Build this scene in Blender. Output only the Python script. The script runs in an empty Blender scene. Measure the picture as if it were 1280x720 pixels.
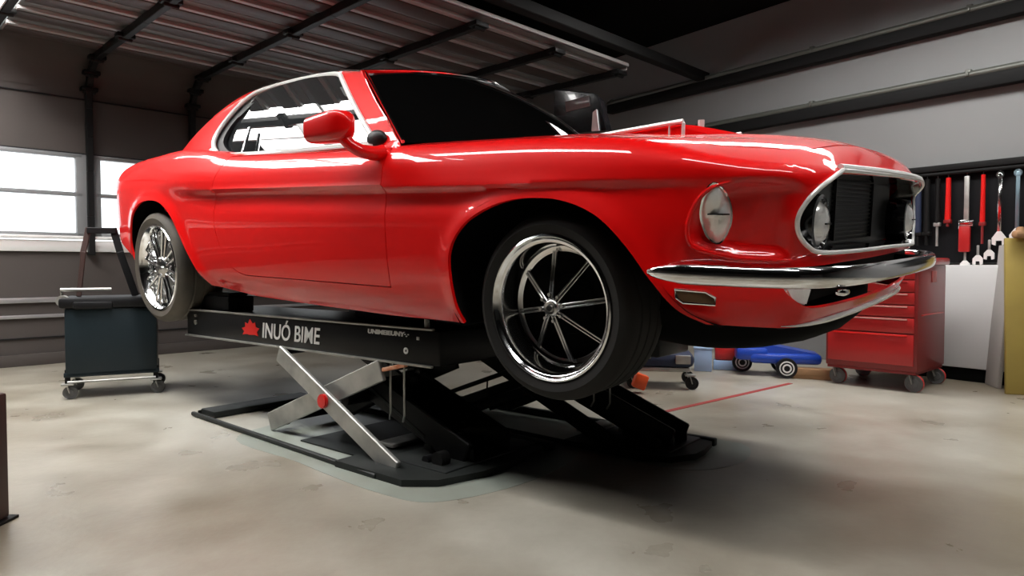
import bpy, bmesh, math, random
import numpy as np
from mathutils import Vector, Matrix
from mathutils.geometry import delaunay_2d_cdt
C = bpy.context.scene.collection
random.seed(4)
PI = math.pi
V = Vector

# ------------------------------------------------------------------ materials
def mat(name, col, rough=.5, metal=0., coat=0., emit=None, es=0., trans=0., noise=None, bump=None, ior=1.5, coat_rough=.03, spec=.5):
    m = bpy.data.materials.new(name); m.use_nodes = True
    nt = m.node_tree; b = nt.nodes['Principled BSDF']
    b.inputs['Base Color'].default_value = (*col, 1)
    b.inputs['Roughness'].default_value = rough
    b.inputs['Metallic'].default_value = metal
    b.inputs['Coat Weight'].default_value = coat
    b.inputs['Coat Roughness'].default_value = coat_rough
    b.inputs['Transmission Weight'].default_value = trans
    b.inputs['IOR'].default_value = ior
    b.inputs['Specular IOR Level'].default_value = spec
    if emit:
        b.inputs['Emission Color'].default_value = (*emit, 1)
        b.inputs['Emission Strength'].default_value = es
    tc = nt.nodes.new('ShaderNodeTexCoord')
    if noise:
        sc, amt, c2 = noise
        n = nt.nodes.new('ShaderNodeTexNoise'); n.inputs['Scale'].default_value = sc; n.inputs['Detail'].default_value = 6
        nt.links.new(tc.outputs['Object'], n.inputs['Vector'])
        r = nt.nodes.new('ShaderNodeMapRange'); r.inputs['From Min'].default_value = .35; r.inputs['From Max'].default_value = .65
        r.inputs['To Max'].default_value = amt
        nt.links.new(n.outputs['Fac'], r.inputs['Value'])
        mx = nt.nodes.new('ShaderNodeMix'); mx.data_type = 'RGBA'
        mx.inputs[6].default_value = (*col, 1); mx.inputs[7].default_value = (*c2, 1)
        nt.links.new(r.outputs['Result'], mx.inputs[0]); nt.links.new(mx.outputs[2], b.inputs['Base Color'])
    if bump:
        sc, st = bump
        n = nt.nodes.new('ShaderNodeTexNoise'); n.inputs['Scale'].default_value = sc; n.inputs['Detail'].default_value = 4
        nt.links.new(tc.outputs['Object'], n.inputs['Vector'])
        bp = nt.nodes.new('ShaderNodeBump'); bp.inputs['Strength'].default_value = st; bp.inputs['Distance'].default_value = .01
        nt.links.new(n.outputs['Fac'], bp.inputs['Height']); nt.links.new(bp.outputs['Normal'], b.inputs['Normal'])
    return m

def concrete():
    m = mat('polished_concrete', (.36, .34, .29), .3)
    nt = m.node_tree; b = nt.nodes['Principled BSDF']; L = nt.links
    tc = nt.nodes.new('ShaderNodeTexCoord')
    def nz(scale, det, dist=0.):
        n = nt.nodes.new('ShaderNodeTexNoise'); n.inputs['Scale'].default_value = scale
        n.inputs['Detail'].default_value = det; n.inputs['Distortion'].default_value = dist
        L.new(tc.outputs['Object'], n.inputs['Vector']); return n
    r1 = nt.nodes.new('ShaderNodeValToRGB'); n1 = nz(.7, 8, .2); L.new(n1.outputs['Fac'], r1.inputs[0])
    e = r1.color_ramp.elements
    e[0].position = .36; e[0].color = (.26, .225, .17, 1); e[1].position = .64; e[1].color = (.49, .475, .415, 1)
    r2 = nt.nodes.new('ShaderNodeValToRGB'); n2 = nz(3.2, 12, .25); L.new(n2.outputs['Fac'], r2.inputs[0])
    e = r2.color_ramp.elements
    e[0].position = .22; e[0].color = (.60, .57, .53, 1); e[1].position = .72; e[1].color = (1, 1, 1, 1)
    mx = nt.nodes.new('ShaderNodeMix'); mx.data_type = 'RGBA'; mx.blend_type = 'MULTIPLY'; mx.inputs[0].default_value = .75
    L.new(r1.outputs[0], mx.inputs[6]); L.new(r2.outputs[0], mx.inputs[7]); 
    n3 = nz(26, 6); r3 = nt.nodes.new('ShaderNodeValToRGB'); L.new(n3.outputs['Fac'], r3.inputs[0])
    e = r3.color_ramp.elements
    e[0].position = .36; e[0].color = (.84, .82, .78, 1); e[1].position = .72; e[1].color = (1, 1, 1, 1)
    m2 = nt.nodes.new('ShaderNodeMix'); m2.data_type = 'RGBA'; m2.blend_type = 'MULTIPLY'; m2.inputs[0].default_value = .25
    L.new(mx.outputs[2], m2.inputs[6]); L.new(r3.outputs[0], m2.inputs[7]); L.new(m2.outputs[2], b.inputs['Base Color'])
    mr = nt.nodes.new('ShaderNodeMapRange'); L.new(n2.outputs['Fac'], mr.inputs[0])
    mr.inputs['To Min'].default_value = .20; mr.inputs['To Max'].default_value = .42; L.new(mr.outputs[0], b.inputs['Roughness'])
    bp = nt.nodes.new('ShaderNodeBump'); bp.inputs['Strength'].default_value = .12; bp.inputs['Distance'].default_value = .01
    L.new(n3.outputs['Fac'], bp.inputs['Height']); L.new(bp.outputs['Normal'], b.inputs['Normal'])
    return m

M = dict(
 paint=mat('red_paint', (.73, .001, .001), .5, coat=.8, coat_rough=.02, spec=.12),
 chrome=mat('chrome', (.88, .89, .90), .11, 1.),
 bright=mat('bright_anodised_trim', (.88, .88, .86), .32, .35),
 alloy=mat('polished_alloy', (.48, .48, .48), .24, 1.),
 satin=mat('satin_steel', (.50, .50, .47), .48, .8, noise=(9, .6, (.25, .25, .24))),
 rubber=mat('tyre_rubber', (.011, .0105, .010), .75, spec=.3, noise=(7, .5, (.018, .016, .014))),
 dusty=mat('dusty_rubber', (.10, .085, .065), .7, noise=(5, .8, (.045, .04, .034))),
 black=mat('black_plastic', (.006, .006, .007), .5, spec=.3),
 gloss=mat('gloss_black', (.006, .006, .007), .12, coat=.6),
 under=mat('underseal', (.004, .004, .004), .85, spec=.05),
 glass=mat('dark_tinted_glass', (.002, .002, .002), .02, spec=.22),
 sideglass=mat('tinted_side_glass', (.02, .022, .023), .012, spec=.5, ior=2.2),
 lens=mat('headlamp_glass', (.93, .95, .97), .05, trans=1., ior=1.35),
 reflector=mat('lamp_reflector', (.92, .92, .90), .22, 1.),
 amber=mat('marker_lens', (.10, .06, .03), .15, coat=.8),
 lamp_clear=mat('clear_lamp_plastic', (.95, .95, .93), .22, .35, coat=1., bump=(34, .6)),
 grille=mat('grille_black', (.01, .01, .011), .3),
 seat=mat('black_vinyl', (.012, .012, .012), .5),
 floor=concrete(),
 liftblack=mat('lift_black_enamel', (.006, .006, .007), .4, spec=.25, bump=(60, .05)),
 baseblack=mat('lift_base_enamel', (.010, .012, .012), .5, spec=.3, noise=(6, .5, (.025, .028, .025))),
 white=mat('white_lettering', (.80, .80, .78), .5),
 logored=mat('logo_red', (.70, .012, .008), .45),
 redplastic=mat('red_plastic', (.62, .01, .008), .3),
 brownrust=mat('rusty_orange', (.55, .16, .06), .6, noise=(30, .9, (.75, .45, .30))),
 wall=mat('grey_wall_paint', (.20, .203, .203), .6, noise=(1.2, .3, (.172, .174, .174)), bump=(14, .04)),
 darkwall=mat('dark_grey_paint', (.05, .05, .05), .7),
 doorpanel=mat('garage_door_taupe', (.072, .061, .056), .6, spec=.3, noise=(1.0, .3, (.06, .05, .046))),
 doorframe=mat('window_frame_grey', (.20, .205, .21), .4),
 rail_silver=mat('door_rail_silver', (.50, .50, .51), .3, .7),
 ceiling=mat('ceiling_black', (.006, .006, .006), .9, spec=.05),
 ribpanel=mat('overhead_panel_grey', (.155, .165, .165), .5, spec=.3, noise=(2.0, .5, (.11, .112, .11))),
 rib=mat('overhead_rib_reflection', (.06, .042, .036), .5, noise=(3.0, .5, (.05, .034, .03))),  # brown puts the reddish reflected bands into the rib colour
 ribedge=mat('overhead_rib_edge', (.36, .35, .34), .4),
 darksteel=mat('track_dark_steel', (.006, .006, .006), .5, spec=.2),
 beam=mat('roof_beam_dark', (.009, .009, .009), .7, spec=.15),
 pipe=mat('wall_pipe_olive', (.10, .104, .09), .4, .3),
 teal=mat('cart_dark_teal', (.014, .024, .030), .45, spec=.3, bump=(40, .06)),
 strap=mat('brown_leather', (.045, .022, .018), .5),
 palehandle=mat('pale_red_handle', (.50, .24, .21), .4),
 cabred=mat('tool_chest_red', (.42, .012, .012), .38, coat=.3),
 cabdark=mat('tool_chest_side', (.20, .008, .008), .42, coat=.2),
 wheelrub=mat('castor_grey', (.10, .10, .10), .5),
 whitepanel=mat('off_white_panel', (.60, .60, .60), .6, noise=(1.5, .3, (.50, .50, .50))),
 greyboard=mat('grey_board', (.40, .38, .36), .7),
 yellow=mat('ochre_board', (.36, .27, .06), .6, noise=(4, .5, (.28, .20, .05))),
 pegboard=mat('tool_board_black', (.006, .006, .007), .7, spec=.15),
 bluemet=mat('jack_blue', (.010, .06, .45), .35, coat=.3),
 lightblue=mat('light_blue_box', (.30, .42, .62), .5),
 navy=mat('navy_fabric', (.01, .018, .05), .7),
 orange=mat('orange_plastic', (.80, .10, .02), .4),
 wood=mat('bare_wood', (.42, .24, .12), .6, noise=(6, .6, (.30, .17, .08))),
 tape=mat('red_floor_tape', (.32, .03, .025), .6),
 sealant=mat('pale_green_sealant', (.29, .325, .285), .35, noise=(3.5, .9, (.25, .26, .22))),
 toolblue=mat('wrench_blue_steel', (.25, .36, .42), .3, .8),
 led=mat('led_diffuser', (.9, .9, .9), .5, emit=(1, .985, .96), es=27.),
 housing=mat('lamp_housing_white', (.7, .7, .7), .5),
 winglass=mat('window_glass', (.9, .9, .9), .02, trans=1., ior=1.1),
 greygloss=mat('reflection_grey', (.18, .18, .18), .2, coat=.5),
)

# ------------------------------------------------------------------ mesh helpers
def finish(bm, name, m, parent=None, smooth=True, ang=35, kind=None, mats=None):
    bm.normal_update()
    if smooth:
        for f in bm.faces: f.smooth = True
        for e in bm.edges:
            if len(e.link_faces) == 2:
                if e.calc_face_angle(0) > math.radians(ang): e.smooth = False
    me = bpy.data.meshes.new(name); bm.to_mesh(me); bm.free()
    for mm in (mats or [m]): me.materials.append(mm)
    o = bpy.data.objects.new(name, me); C.objects.link(o)
    if parent is not None: o.parent = parent
    if kind: o['kind'] = kind
    return o

def empty(name, label, cat, loc=(0, 0, 0), rz=0., group=None, mw=None):
    o = bpy.data.objects.new(name, None); C.objects.link(o); o.empty_display_size = .2
    if mw is not None: o.matrix_world = mw
    else: o.location = loc; o.rotation_euler = (0, 0, rz)
    o['label'] = label; o['category'] = cat
    if group: o['group'] = group
    return o
def tag(o, label, cat, group=None):
    o['label'] = label; o['category'] = cat
    if group: o['group'] = group
    return o

class B:
    def __init__(s): s.bm = bmesh.new(); s.mi = 0
    def _merge(s, b2, mtx=None):
        if mtx is not None: bmesh.ops.transform(b2, matrix=mtx, verts=b2.verts)
        me = bpy.data.meshes.new('t'); b2.to_mesh(me); b2.free()
        n0 = len(s.bm.faces); s.bm.from_mesh(me); bpy.data.meshes.remove(me)
        s.bm.faces.ensure_lookup_table()
        for f in s.bm.faces[n0:]: f.material_index = s.mi
        return s
    def box(s, c, d, bev=0., rot=None, seg=2):
        b = bmesh.new(); bmesh.ops.create_cube(b, size=1)
        bmesh.ops.scale(b, vec=d, verts=b.verts)
        if bev > 0: bmesh.ops.bevel(b, geom=b.edges[:], offset=min(bev, min(d) * .49), segments=seg, affect='EDGES', profile=.5)
        m = Matrix.Translation(V(c))
        if rot is not None: m = m @ (rot if isinstance(rot, Matrix) else Matrix.Rotation(rot, 4, 'Z'))
        return s._merge(b, m)
    def bar(s, p0, p1, w, h, bev=.003, up=(0, 0, 1)):   # rectangular bar between two points
        p0 = V(p0); p1 = V(p1); x = (p1 - p0); L = x.length; x.normalize()
        z = V(up); y = z.cross(x).normalized(); z = x.cross(y)
        R = Matrix((x, y, z)).transposed().to_4x4()
        b = bmesh.new(); bmesh.ops.create_cube(b, size=1); bmesh.ops.scale(b, vec=(L, w, h), verts=b.verts)
        if bev > 0: bmesh.ops.bevel(b, geom=b.edges[:], offset=min(bev, w * .45, h * .45), segments=1, affect='EDGES')
        return s._merge(b, Matrix.Translation((p0 + p1) / 2) @ R)
    def cyl(s, p0, p1, r, r2=None, seg=20, bev=0.):
        p0 = V(p0); p1 = V(p1); d = p1 - p0
        b = bmesh.new(); bmesh.ops.create_cone(b, cap_ends=True, segments=seg, radius1=r, radius2=r if r2 is None else r2, depth=d.length)
        if bev: bmesh.ops.bevel(b, geom=[e for e in b.edges if abs(e.verts[0].co.z - e.verts[1].co.z) < 1e-6], offset=bev, segments=2, affect='EDGES')
        q = d.to_track_quat('Z', 'Y').to_matrix().to_4x4()
        return s._merge(b, Matrix.Translation((p0 + p1) / 2) @ q)
    def tube(s, pts, r, seg=10, closed=False, rs=None, flat=1.):
        pts = [V(p) for p in pts]; n = len(pts); b = bmesh.new(); rings = []
        up = None
        for i, p in enumerate(pts):
            a = pts[(i - 1) % n] if (closed or i > 0) else p; c = pts[(i + 1) % n] if (closed or i < n - 1) else p
            t = (c - a).normalized()
            if up is None:
                up = V((0, 0, 1)) if abs(t.z) < .9 else V((1, 0, 0))
            u = (up - t * up.dot(t)).normalized(); w = t.cross(u); up = u
            rr = rs[i] if rs else r
            rings.append([b.verts.new(p + (u * math.cos(2 * PI * k / seg) + w * math.sin(2 * PI * k / seg) * flat) * rr) for k in range(seg)])
        for i in range(n if closed else n - 1):
            A = rings[i]; D = rings[(i + 1) % n]
            for k in range(seg): b.faces.new((A[k], A[(k + 1) % seg], D[(k + 1) % seg], D[k]))
        if not closed: b.faces.new(rings[0][::-1]); b.faces.new(rings[-1])
        return s._merge(b)
    def lathe(s, prof, seg=48, mtx=None, closed=False):   # prof: (r, y) about Y
        b = bmesh.new(); rings = []
        for r, y in prof:
            rings.append([b.verts.new((r * math.cos(2 * PI * k / seg), y, r * math.sin(2 * PI * k / seg))) for k in range(seg)] if r > 1e-6 else [b.verts.new((0, y, 0))])
        n = len(prof)
        for i in range(n if closed else n - 1):
            A = rings[i]; D = rings[(i + 1) % n]
            for k in range(seg):
                q = [A[k % len(A)], A[(k + 1) % len(A)], D[(k + 1) % len(D)], D[k % len(D)]]
                u = []
                for v in q:
                    if v not in u: u.append(v)
                if len(u) > 2: b.faces.new(u)
        bmesh.ops.recalc_face_normals(b, faces=b.faces)
        return s._merge(b, mtx)
    def prism(s, poly, d, mtx=None, bev=0.):   # poly in XY extruded along Z by d
        b = bmesh.new(); f = b.faces.new([b.verts.new((x, y, 0)) for x, y in poly])
        r = bmesh.ops.extrude_face_region(b, geom=[f]); vs = [g for g in r['geom'] if isinstance(g, bmesh.types.BMVert)]
        bmesh.ops.translate(b, vec=(0, 0, d), verts=vs); bmesh.ops.recalc_face_normals(b, faces=b.faces)
        if bev: bmesh.ops.bevel(b, geom=b.edges[:], offset=bev, segments=1, affect='EDGES')
        return s._merge(b, mtx)
    def grid(s, rows, flip=False):   # rows of points -> quads
        b = bmesh.new(); R = [[b.verts.new(p) for p in r] for r in rows]
        for i in range(len(R) - 1):
            for k in range(len(R[0]) - 1):
                q = (R[i][k], R[i][k + 1], R[i + 1][k + 1], R[i + 1][k]); b.faces.new(q[::-1] if flip else q)
        return s._merge(b)
    def ball(s, c, d, mtx=None, seg=24):
        b = bmesh.new(); bmesh.ops.create_uvsphere(b, u_segments=seg, v_segments=seg // 2, radius=.5)
        bmesh.ops.scale(b, vec=d, verts=b.verts)
        m = Matrix.Translation(V(c)) @ (mtx if mtx else Matrix())
        return s._merge(b, m)
    def build(s, name, m, parent=None, **k): return finish(s.bm, name, m, parent, **k)

def smoothpts(pts, n=8, closed=False):
    pts = [V(p) for p in pts]; out = []; N = len(pts)
    for i in range(N if closed else N - 1):
        p0 = pts[(i - 1) % N] if (closed or i > 0) else pts[i]; p1 = pts[i]; p2 = pts[(i + 1) % N]; p3 = pts[(i + 2) % N] if (closed or i + 2 < N) else p2
        for k in range(n):
            t = k / n
            out.append(.5 * ((2 * p1) + (p2 - p0) * t + (2 * p0 - 5 * p1 + 4 * p2 - p3) * t * t + (3 * p1 - p0 - 3 * p2 + p3) * t ** 3))
    if not closed: out.append(pts[-1])
    return out

# ------------------------------------------------------------------ monotone cubic interpolation
def pchip(xs, ys, x):
    xs = np.asarray(xs, float); ys = np.asarray(ys, float); x = np.asarray(x, float)
    h = np.diff(xs); d = np.diff(ys) / h; m = np.zeros_like(ys)
    for i in range(1, len(xs) - 1):
        if d[i - 1] * d[i] > 0:
            w1 = 2 * h[i] + h[i - 1]; w2 = h[i] + 2 * h[i - 1]; m[i] = (w1 + w2) / (w1 / d[i - 1] + w2 / d[i])
    m[0] = d[0]; m[-1] = d[-1]
    i = np.clip(np.searchsorted(xs, x) - 1, 0, len(xs) - 2); t = (x - xs[i]) / h[i]; t = np.clip(t, 0, 1)
    return (2 * t**3 - 3 * t**2 + 1) * ys[i] + (t**3 - 2 * t**2 + t) * h[i] * m[i] + (-2 * t**3 + 3 * t**2) * ys[i + 1] + (t**3 - t**2) * h[i] * m[i + 1]

# ------------------------------------------------------------------ trimmed panels by constrained triangulation
def inpoly(P, poly):
    x, y = P[:, 0], P[:, 1]; c = np.zeros(len(P), bool); n = len(poly)
    for i in range(n):
        x1, y1 = poly[i]; x2, y2 = poly[(i + 1) % n]
        if y1 == y2: continue
        k = ((y1 > y) != (y2 > y)) & (x < (x2 - x1) * (y - y1) / (y2 - y1) + x1); c ^= k
    return c
def bdist(P, poly):
    d = np.full(len(P), 9e9); n = len(poly)
    for i in range(n):
        a = np.array(poly[i]); b = np.array(poly[(i + 1) % n]); ab = b - a; L = ab @ ab
        if L < 1e-14: continue
        t = np.clip(((P - a) @ ab) / L, 0, 1); q = a + t[:, None] * ab; d = np.minimum(d, np.hypot(*(P - q).T))
    return d
def resample(poly, h, closed=True):
    out = []; n = len(poly)
    for i in range(n if closed else n - 1):
        a = poly[i]; b = poly[(i + 1) % n]; L = math.hypot(b[0] - a[0], b[1] - a[1])
        if L < 1e-9: continue
        k = max(1, int(round(L / h)))
        for j in range(k): out.append((a[0] + (b[0] - a[0]) * j / k, a[1] + (b[1] - a[1]) * j / k))
    if not closed: out.append(tuple(poly[-1]))
    return out
def spl2(pts, n=8, closed=False): return [(p.x, p.y) for p in smoothpts([(a, b, 0) for a, b in pts], n, closed)]

def panel(outline, holes, fn, h=.02, hx=None, flange=.012, flip=False, noflange=None):
    """mesh of the 2D region mapped to 3D by fn(Nx2)->Nx3, with a returned edge"""
    hx = hx or h
    loops = [resample(outline, h)] + [resample(q, h) for q in holes]
    o = np.array(loops[0]); x0, y0 = o.min(0); x1, y1 = o.max(0)
    gx, gy = np.meshgrid(np.arange(x0, x1, hx), np.arange(y0, y1, h)); G = np.stack([gx.ravel(), gy.ravel()], 1)
    keep = inpoly(G, loops[0])
    for q in loops[1:]: keep &= ~inpoly(G, q)
    G = G[keep]
    for q in loops: G = G[bdist(G, q) > .55 * h]
    vs = []; es = []
    for q in loops:
        b = len(vs); vs += q; es += [(b + i, b + (i + 1) % len(q)) for i in range(len(q))]
    vs += [tuple(g) for g in G]
    rv, re, rf, ov, oe, of = delaunay_2d_cdt([V(p) for p in vs], es, [], 0, 1e-6)
    P = np.array([tuple(p) for p in rv]); T = np.array([tuple(f) for f in rf])
    cen = P[T].mean(1); k = inpoly(cen, loops[0])
    for q in loops[1:]: k &= ~inpoly(cen, q)
    T = T[k]
    X = fn(P); bm = bmesh.new(); bv = [bm.verts.new(x) for x in X]
    for t in T:
        tt = t[::-1] if flip else t
        try: bm.faces.new([bv[i] for i in tt])
        except ValueError: pass
    for v in [v for v in bm.verts if not v.link_faces]: bm.verts.remove(v)
    if flange:
        bm.normal_update(); bm.verts.ensure_lookup_table()
        be = [e for e in bm.edges if len(e.link_faces) == 1]
        m = {}
        def cp(v):
            if v not in m: m[v] = (bm.verts.new(v.co), bm.verts.new(v.co - v.normal * flange))
            return m[v]
        for e in be:
            f = e.link_faces[0]; a, b = e.verts
            for l in f.loops:
                if l.edge == e: a, b = l.vert, l.link_loop_next.vert
            a1, a2 = cp(a); b1, b2 = cp(b); bm.faces.new((b1, a1, a2, b2))
    return bm
def merge(bms):
    out = bmesh.new()
    for b in bms:
        me = bpy.data.meshes.new('t'); b.to_mesh(me); b.free(); out.from_mesh(me); bpy.data.meshes.remove(me)
    return out
def mirrored(bm):
    b2 = bm.copy(); bmesh.ops.scale(b2, vec=(1, -1, 1), verts=b2.verts); bmesh.ops.reverse_faces(b2, faces=b2.faces); return b2
# ================================================================== THE CAR (car coordinates: x forward, y away, z up)
CAR_R = Matrix(((0.76557, 0.64333, 0.00485), (-0.64069, 0.76307, -0.08503), (-0.05841, 0.06199, 0.99637))).to_quaternion().to_matrix()
CAR_T = V((0.554, 3.0516, 0.4232))
car = empty('car', 'glossy red fastback muscle car raised on a black scissor lift', 'car', mw=Matrix.Translation(CAR_T) @ CAR_R.to_4x4())

side = [(-3.40, -.865), (-3.2, -.885), (-2.8, -.900), (-2.3, -.912), (-1.6, -.905), (-.6, -.898), (0, -.902), (.4, -.896), (.5, -.889)]
nose = [(.60, -.873), (.70, -.847), (.80, -.812), (.88, -.774), (.932, -.728), (.962, -.65), (.980, -.5), (.994, -.25), (.998, 0)]
rear = [(-3.47, -.835), (-3.525, -.77), (-3.56, -.66), (-3.585, -.40), (-3.60, 0)]
SP = [(x, x, y) for x, y in side]
s = .5; p = side[-1]
for q in nose: s += math.dist(p, q); SP.append((s, *q)); p = q
SC = s
s = -3.40; p = side[0]
for q in rear: s -= math.dist(p, q); SP.insert(0, (s, *q)); p = q
SR = s
SP = np.array(SP)
def plan(s):
    # smooth spline through the plan points (mirrored ends so that it crosses the centre line square)
    return pchip(SP[:, 0], SP[:, 1], s), pchip(SP[:, 0], SP[:, 2], s)
_sg = np.linspace(SR, SC, 1400); _px, _py = plan(_sg)
def _sm(a, k=31):
    b = np.pad(a, k // 2, mode='reflect', reflect_type='odd'); return np.convolve(b, np.ones(k) / k, 'valid')
_px = _sm(_px); _py = _sm(_py)
_tx = np.gradient(_px, _sg); _ty = np.gradient(_py, _sg); _l = np.hypot(_tx, _ty); _nx = _sm(_ty / _l); _ny = _sm(-_tx / _l)
ZE_T = [(SR, .90), (-3.5, .915), (-3.3, .945), (-2.9, .978), (-2.45, 1.0), (-2.15, .982), (-1.9, .948), (-1.3, .932), (-.65, .924), (0, .915), (.3, .903), (.45, .892), (.58, .868), (.70, .838), (.82, .812), (.93, .802), (1.1, .808), (SC, .824)]
def ZE(s): return _np_interp_s(s)
_zg = _sm(pchip([a for a, b in ZE_T], [b for a, b in ZE_T], _sg), 41)
def _np_interp_s(s): return np.interp(s, _sg, _zg)
ARCH_F = spl2([(-.236, .256), (-.255, .355), (-.262, .507), (-.200, .61), (-.08, .681), (.063, .713), (.226, .708), (.361, .663), (.461, .580), (.544, .477), (.62, .395), (.705, .354)], 6)
ARCH_R = spl2([(-3.115, .335), (-3.135, .45), (-3.085, .60), (-2.99, .675), (-2.86, .712), (-2.68, .712), (-2.56, .675), (-2.455, .60), (-2.334, .45), (-2.23, .32), (-2.148, .252)], 6)
FASC = [(.757, .757), (.70, .735), (.665, .695), (.645, .63), (.66, .578), (.73, .556), (.80, .545), (.91, .543), (.93, .56), (.93, .66), (.95, .735), (.91, .768), (.80, .768)]
FASC = spl2(FASC, 5, True)
def sstep(a, b, x): t = np.clip((x - a) / (b - a), 0, 1); return t * t * (3 - 2 * t)
def dprof(s, z):
    zt = ZE(s); ns = sstep(.52, .92, s); zb = .80 * (1 - ns) + (zt - .07) * ns
    w = np.clip((z - zb) / np.maximum(zt - zb, .02), 0, 1)
    up = pchip([0, .3, .6, .85, 1], [0, -.007, -.024, -.048, -.078], w)
    upn = pchip([0, .35, .7, .9, 1], [0, -.003, -.014, -.029, -.042], w) + .17 * (np.clip(z, .50, .80) - .66)
    K = sstep(-2.5, -1.9, s) * (1 - .8 * sstep(-.4, .8, s))
    lo0 = pchip([.18, .25, .34, .50, .64, .765, .793, .85], [-.13, -.062, -.022, -.004, 0, 0, 0, 0], z)
    cr = pchip([.18, .50, .64, .725, .750, .766, .784, .83, 2.], [0, 0, -.003, -.017, -.013, .011, .003, 0, 0], z)
    lon = pchip([.30, .37, .44, .52, .70, 1.1], [-.07, -.022, -.002, 0, 0, 0], z)
    d = (1 - ns) * (up + lo0 + cr * K) + ns * (upn + lon)
    d += .022 * np.exp(-((s + 2.25) / .45) ** 2 - ((z - .84) / .09) ** 2) * (1 - w)
    return d
def Wfn(P, near=True, recess=True):
    s = P[:, 0].copy(); z = P[:, 1]; far = s > SC; farr = s < SR
    s = np.where(far, 2 * SC - s, s)
    d = dprof(s, z)
    P2 = np.stack([s, z], 1)
    for A in (ARCH_F, ARCH_R):
        m = np.hypot(s - A[len(A) // 2][0], z - .45) < .75
        if m.any():
            dd = np.full(m.sum(), 9e9)
            Q = P2[m]
            for i in range(len(A) - 1):
                a = np.array(A[i]); b = np.array(A[i + 1]); ab = b - a
                t = np.clip(((Q - a) @ ab) / (ab @ ab), 0, 1); dd = np.minimum(dd, np.hypot(*(Q - a - t[:, None] * ab).T))
            d[m] += .016 * np.exp(-(dd / .045) ** 2)
    if recess:
        m = (s > .6) & (s < 1.05)
        if m.any():
            Q = P2[m]; ins = inpoly(Q, FASC); dd = bdist(Q, FASC)
            # the right-hand border (next to the grille) stays flush
            k = sstep(1.0, .86, Q[:, 0])
            d[m] -= np.where(ins, .030 * sstep(0, .035, dd) * k, 0)
    x = np.interp(s, _sg, _px) + np.interp(s, _sg, _nx) * d
    y = np.interp(s, _sg, _py) + np.interp(s, _sg, _ny) * d
    return np.stack([x, np.where(far, -y, y), z], 1)
def W(s, z, out=0.):
    q = Wfn(np.array([[s, z]], float))[0]; ss = 2 * SC - s if s > SC else s
    n = np.array([np.interp(ss, _sg, _nx), np.interp(ss, _sg, _ny)]);
    if s > SC: n[1] = -n[1]
    return V((q[0] + n[0] * out, q[1] + n[1] * out, q[2]))
def s_of(x=None, y=None):
    g = _sg
    if x is not None: return float(np.interp(x, _px, g))
    m = g > .5; return float(np.interp(y, _py[m], g[m]))
mir = lambda s: 2 * SC - s
# outlines in (s, z)
low = [(SR, .50), (-3.56, .50), (-3.40, .455), (-3.2, .37)] + ARCH_R + [(-1.75, .222), (-1.2, .226), (-.67, .235)] + ARCH_F + [(.80, .350), (.95, .347), (1.1, .348), (1.4, .350), (SC, .352)]
top_s = list(np.linspace(SR, SC, 230))
topl = [(a, float(ZE(a))) for a in top_s]
body_out = low + [(mir(a), b) for a, b in low[::-1][1:]] + [(mir(a), b) for a, b in topl[:-1]] + topl[::-1][:-0 or None]
# remove duplicate closing point
bo = [body_out[0]]
for q in body_out[1:]:
    if math.dist(q, bo[-1]) > 1e-5: bo.append(q)
if math.dist(bo[0], bo[-1]) < 1e-5: bo.pop()
zt = lambda a: float(ZE(a))
def doorpoly(g):   # g = shrink
    return spl2([(-.655 - g, zt(-.65) - .006 - g), (-.645 - g, .80), (-.633 - g, .60), (-.622 - g, .36 + g)], 4) + \
           spl2([(-1.74, .333 + g), (-1.84, .352 + g), (-1.93, .42), (-1.99 + g, .52), (-2.015 + g, .62), (-1.985 + g, .78), (-1.93 + g, .90), (-1.915 + g, zt(-1.92) - .008 - g)], 4)
S_ = lambda y: s_of(y=-y)
GR = [(S_(.61), .790), (S_(.66), .772), (S_(.708), .742), (S_(.738), .700), (S_(.750), .655), (S_(.742), .612), (S_(.71), .578), (S_(.65), .563), (1.3, .558), (SC, .555)]
GF = [(S_(.57), .800), (S_(.66), .790), (S_(.735), .760), (S_(.748), .735), (S_(.738), .68), (S_(.715), .62), (S_(.69), .57), (S_(.63), .543), (1.3, .546), (SC, .555)]
GRn = spl2(GR, 5)
SK = .028
def skew(q, k=1): return (q[0], q[1])
GFn = spl2(GF, 5)
GRILLE = GRn + [(mir(a), b) for a, b in GFn[::-1][1:]]
LOWn = spl2([(.96, .524), (.905, .50), (.925, .455), (.99, .418), (1.08, .402), (1.4, .396), (SC, .394)], 4)
LOWER = [(1.2, .528)] + LOWn + [(mir(a), b) for a, b in LOWn[::-1][1:]] + [(mir(1.2), .528)]
EYE = spl2([(.676, .67), (.686, .715), (.712, .753), (.738, .735), (.755, .70), (.761, .66), (.753, .62), (.730, .585), (.700, .600), (.682, .635)], 4, True)
mirp = lambda P: [(mir(a), b) for a, b in P[::-1]]
DOOR = doorpoly(0)
holes = [DOOR, mirp(DOOR), GRILLE, LOWER, EYE, mirp(EYE)]
shell = panel(bo, holes, Wfn, h=.0135, hx=.018, flange=0)

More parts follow.
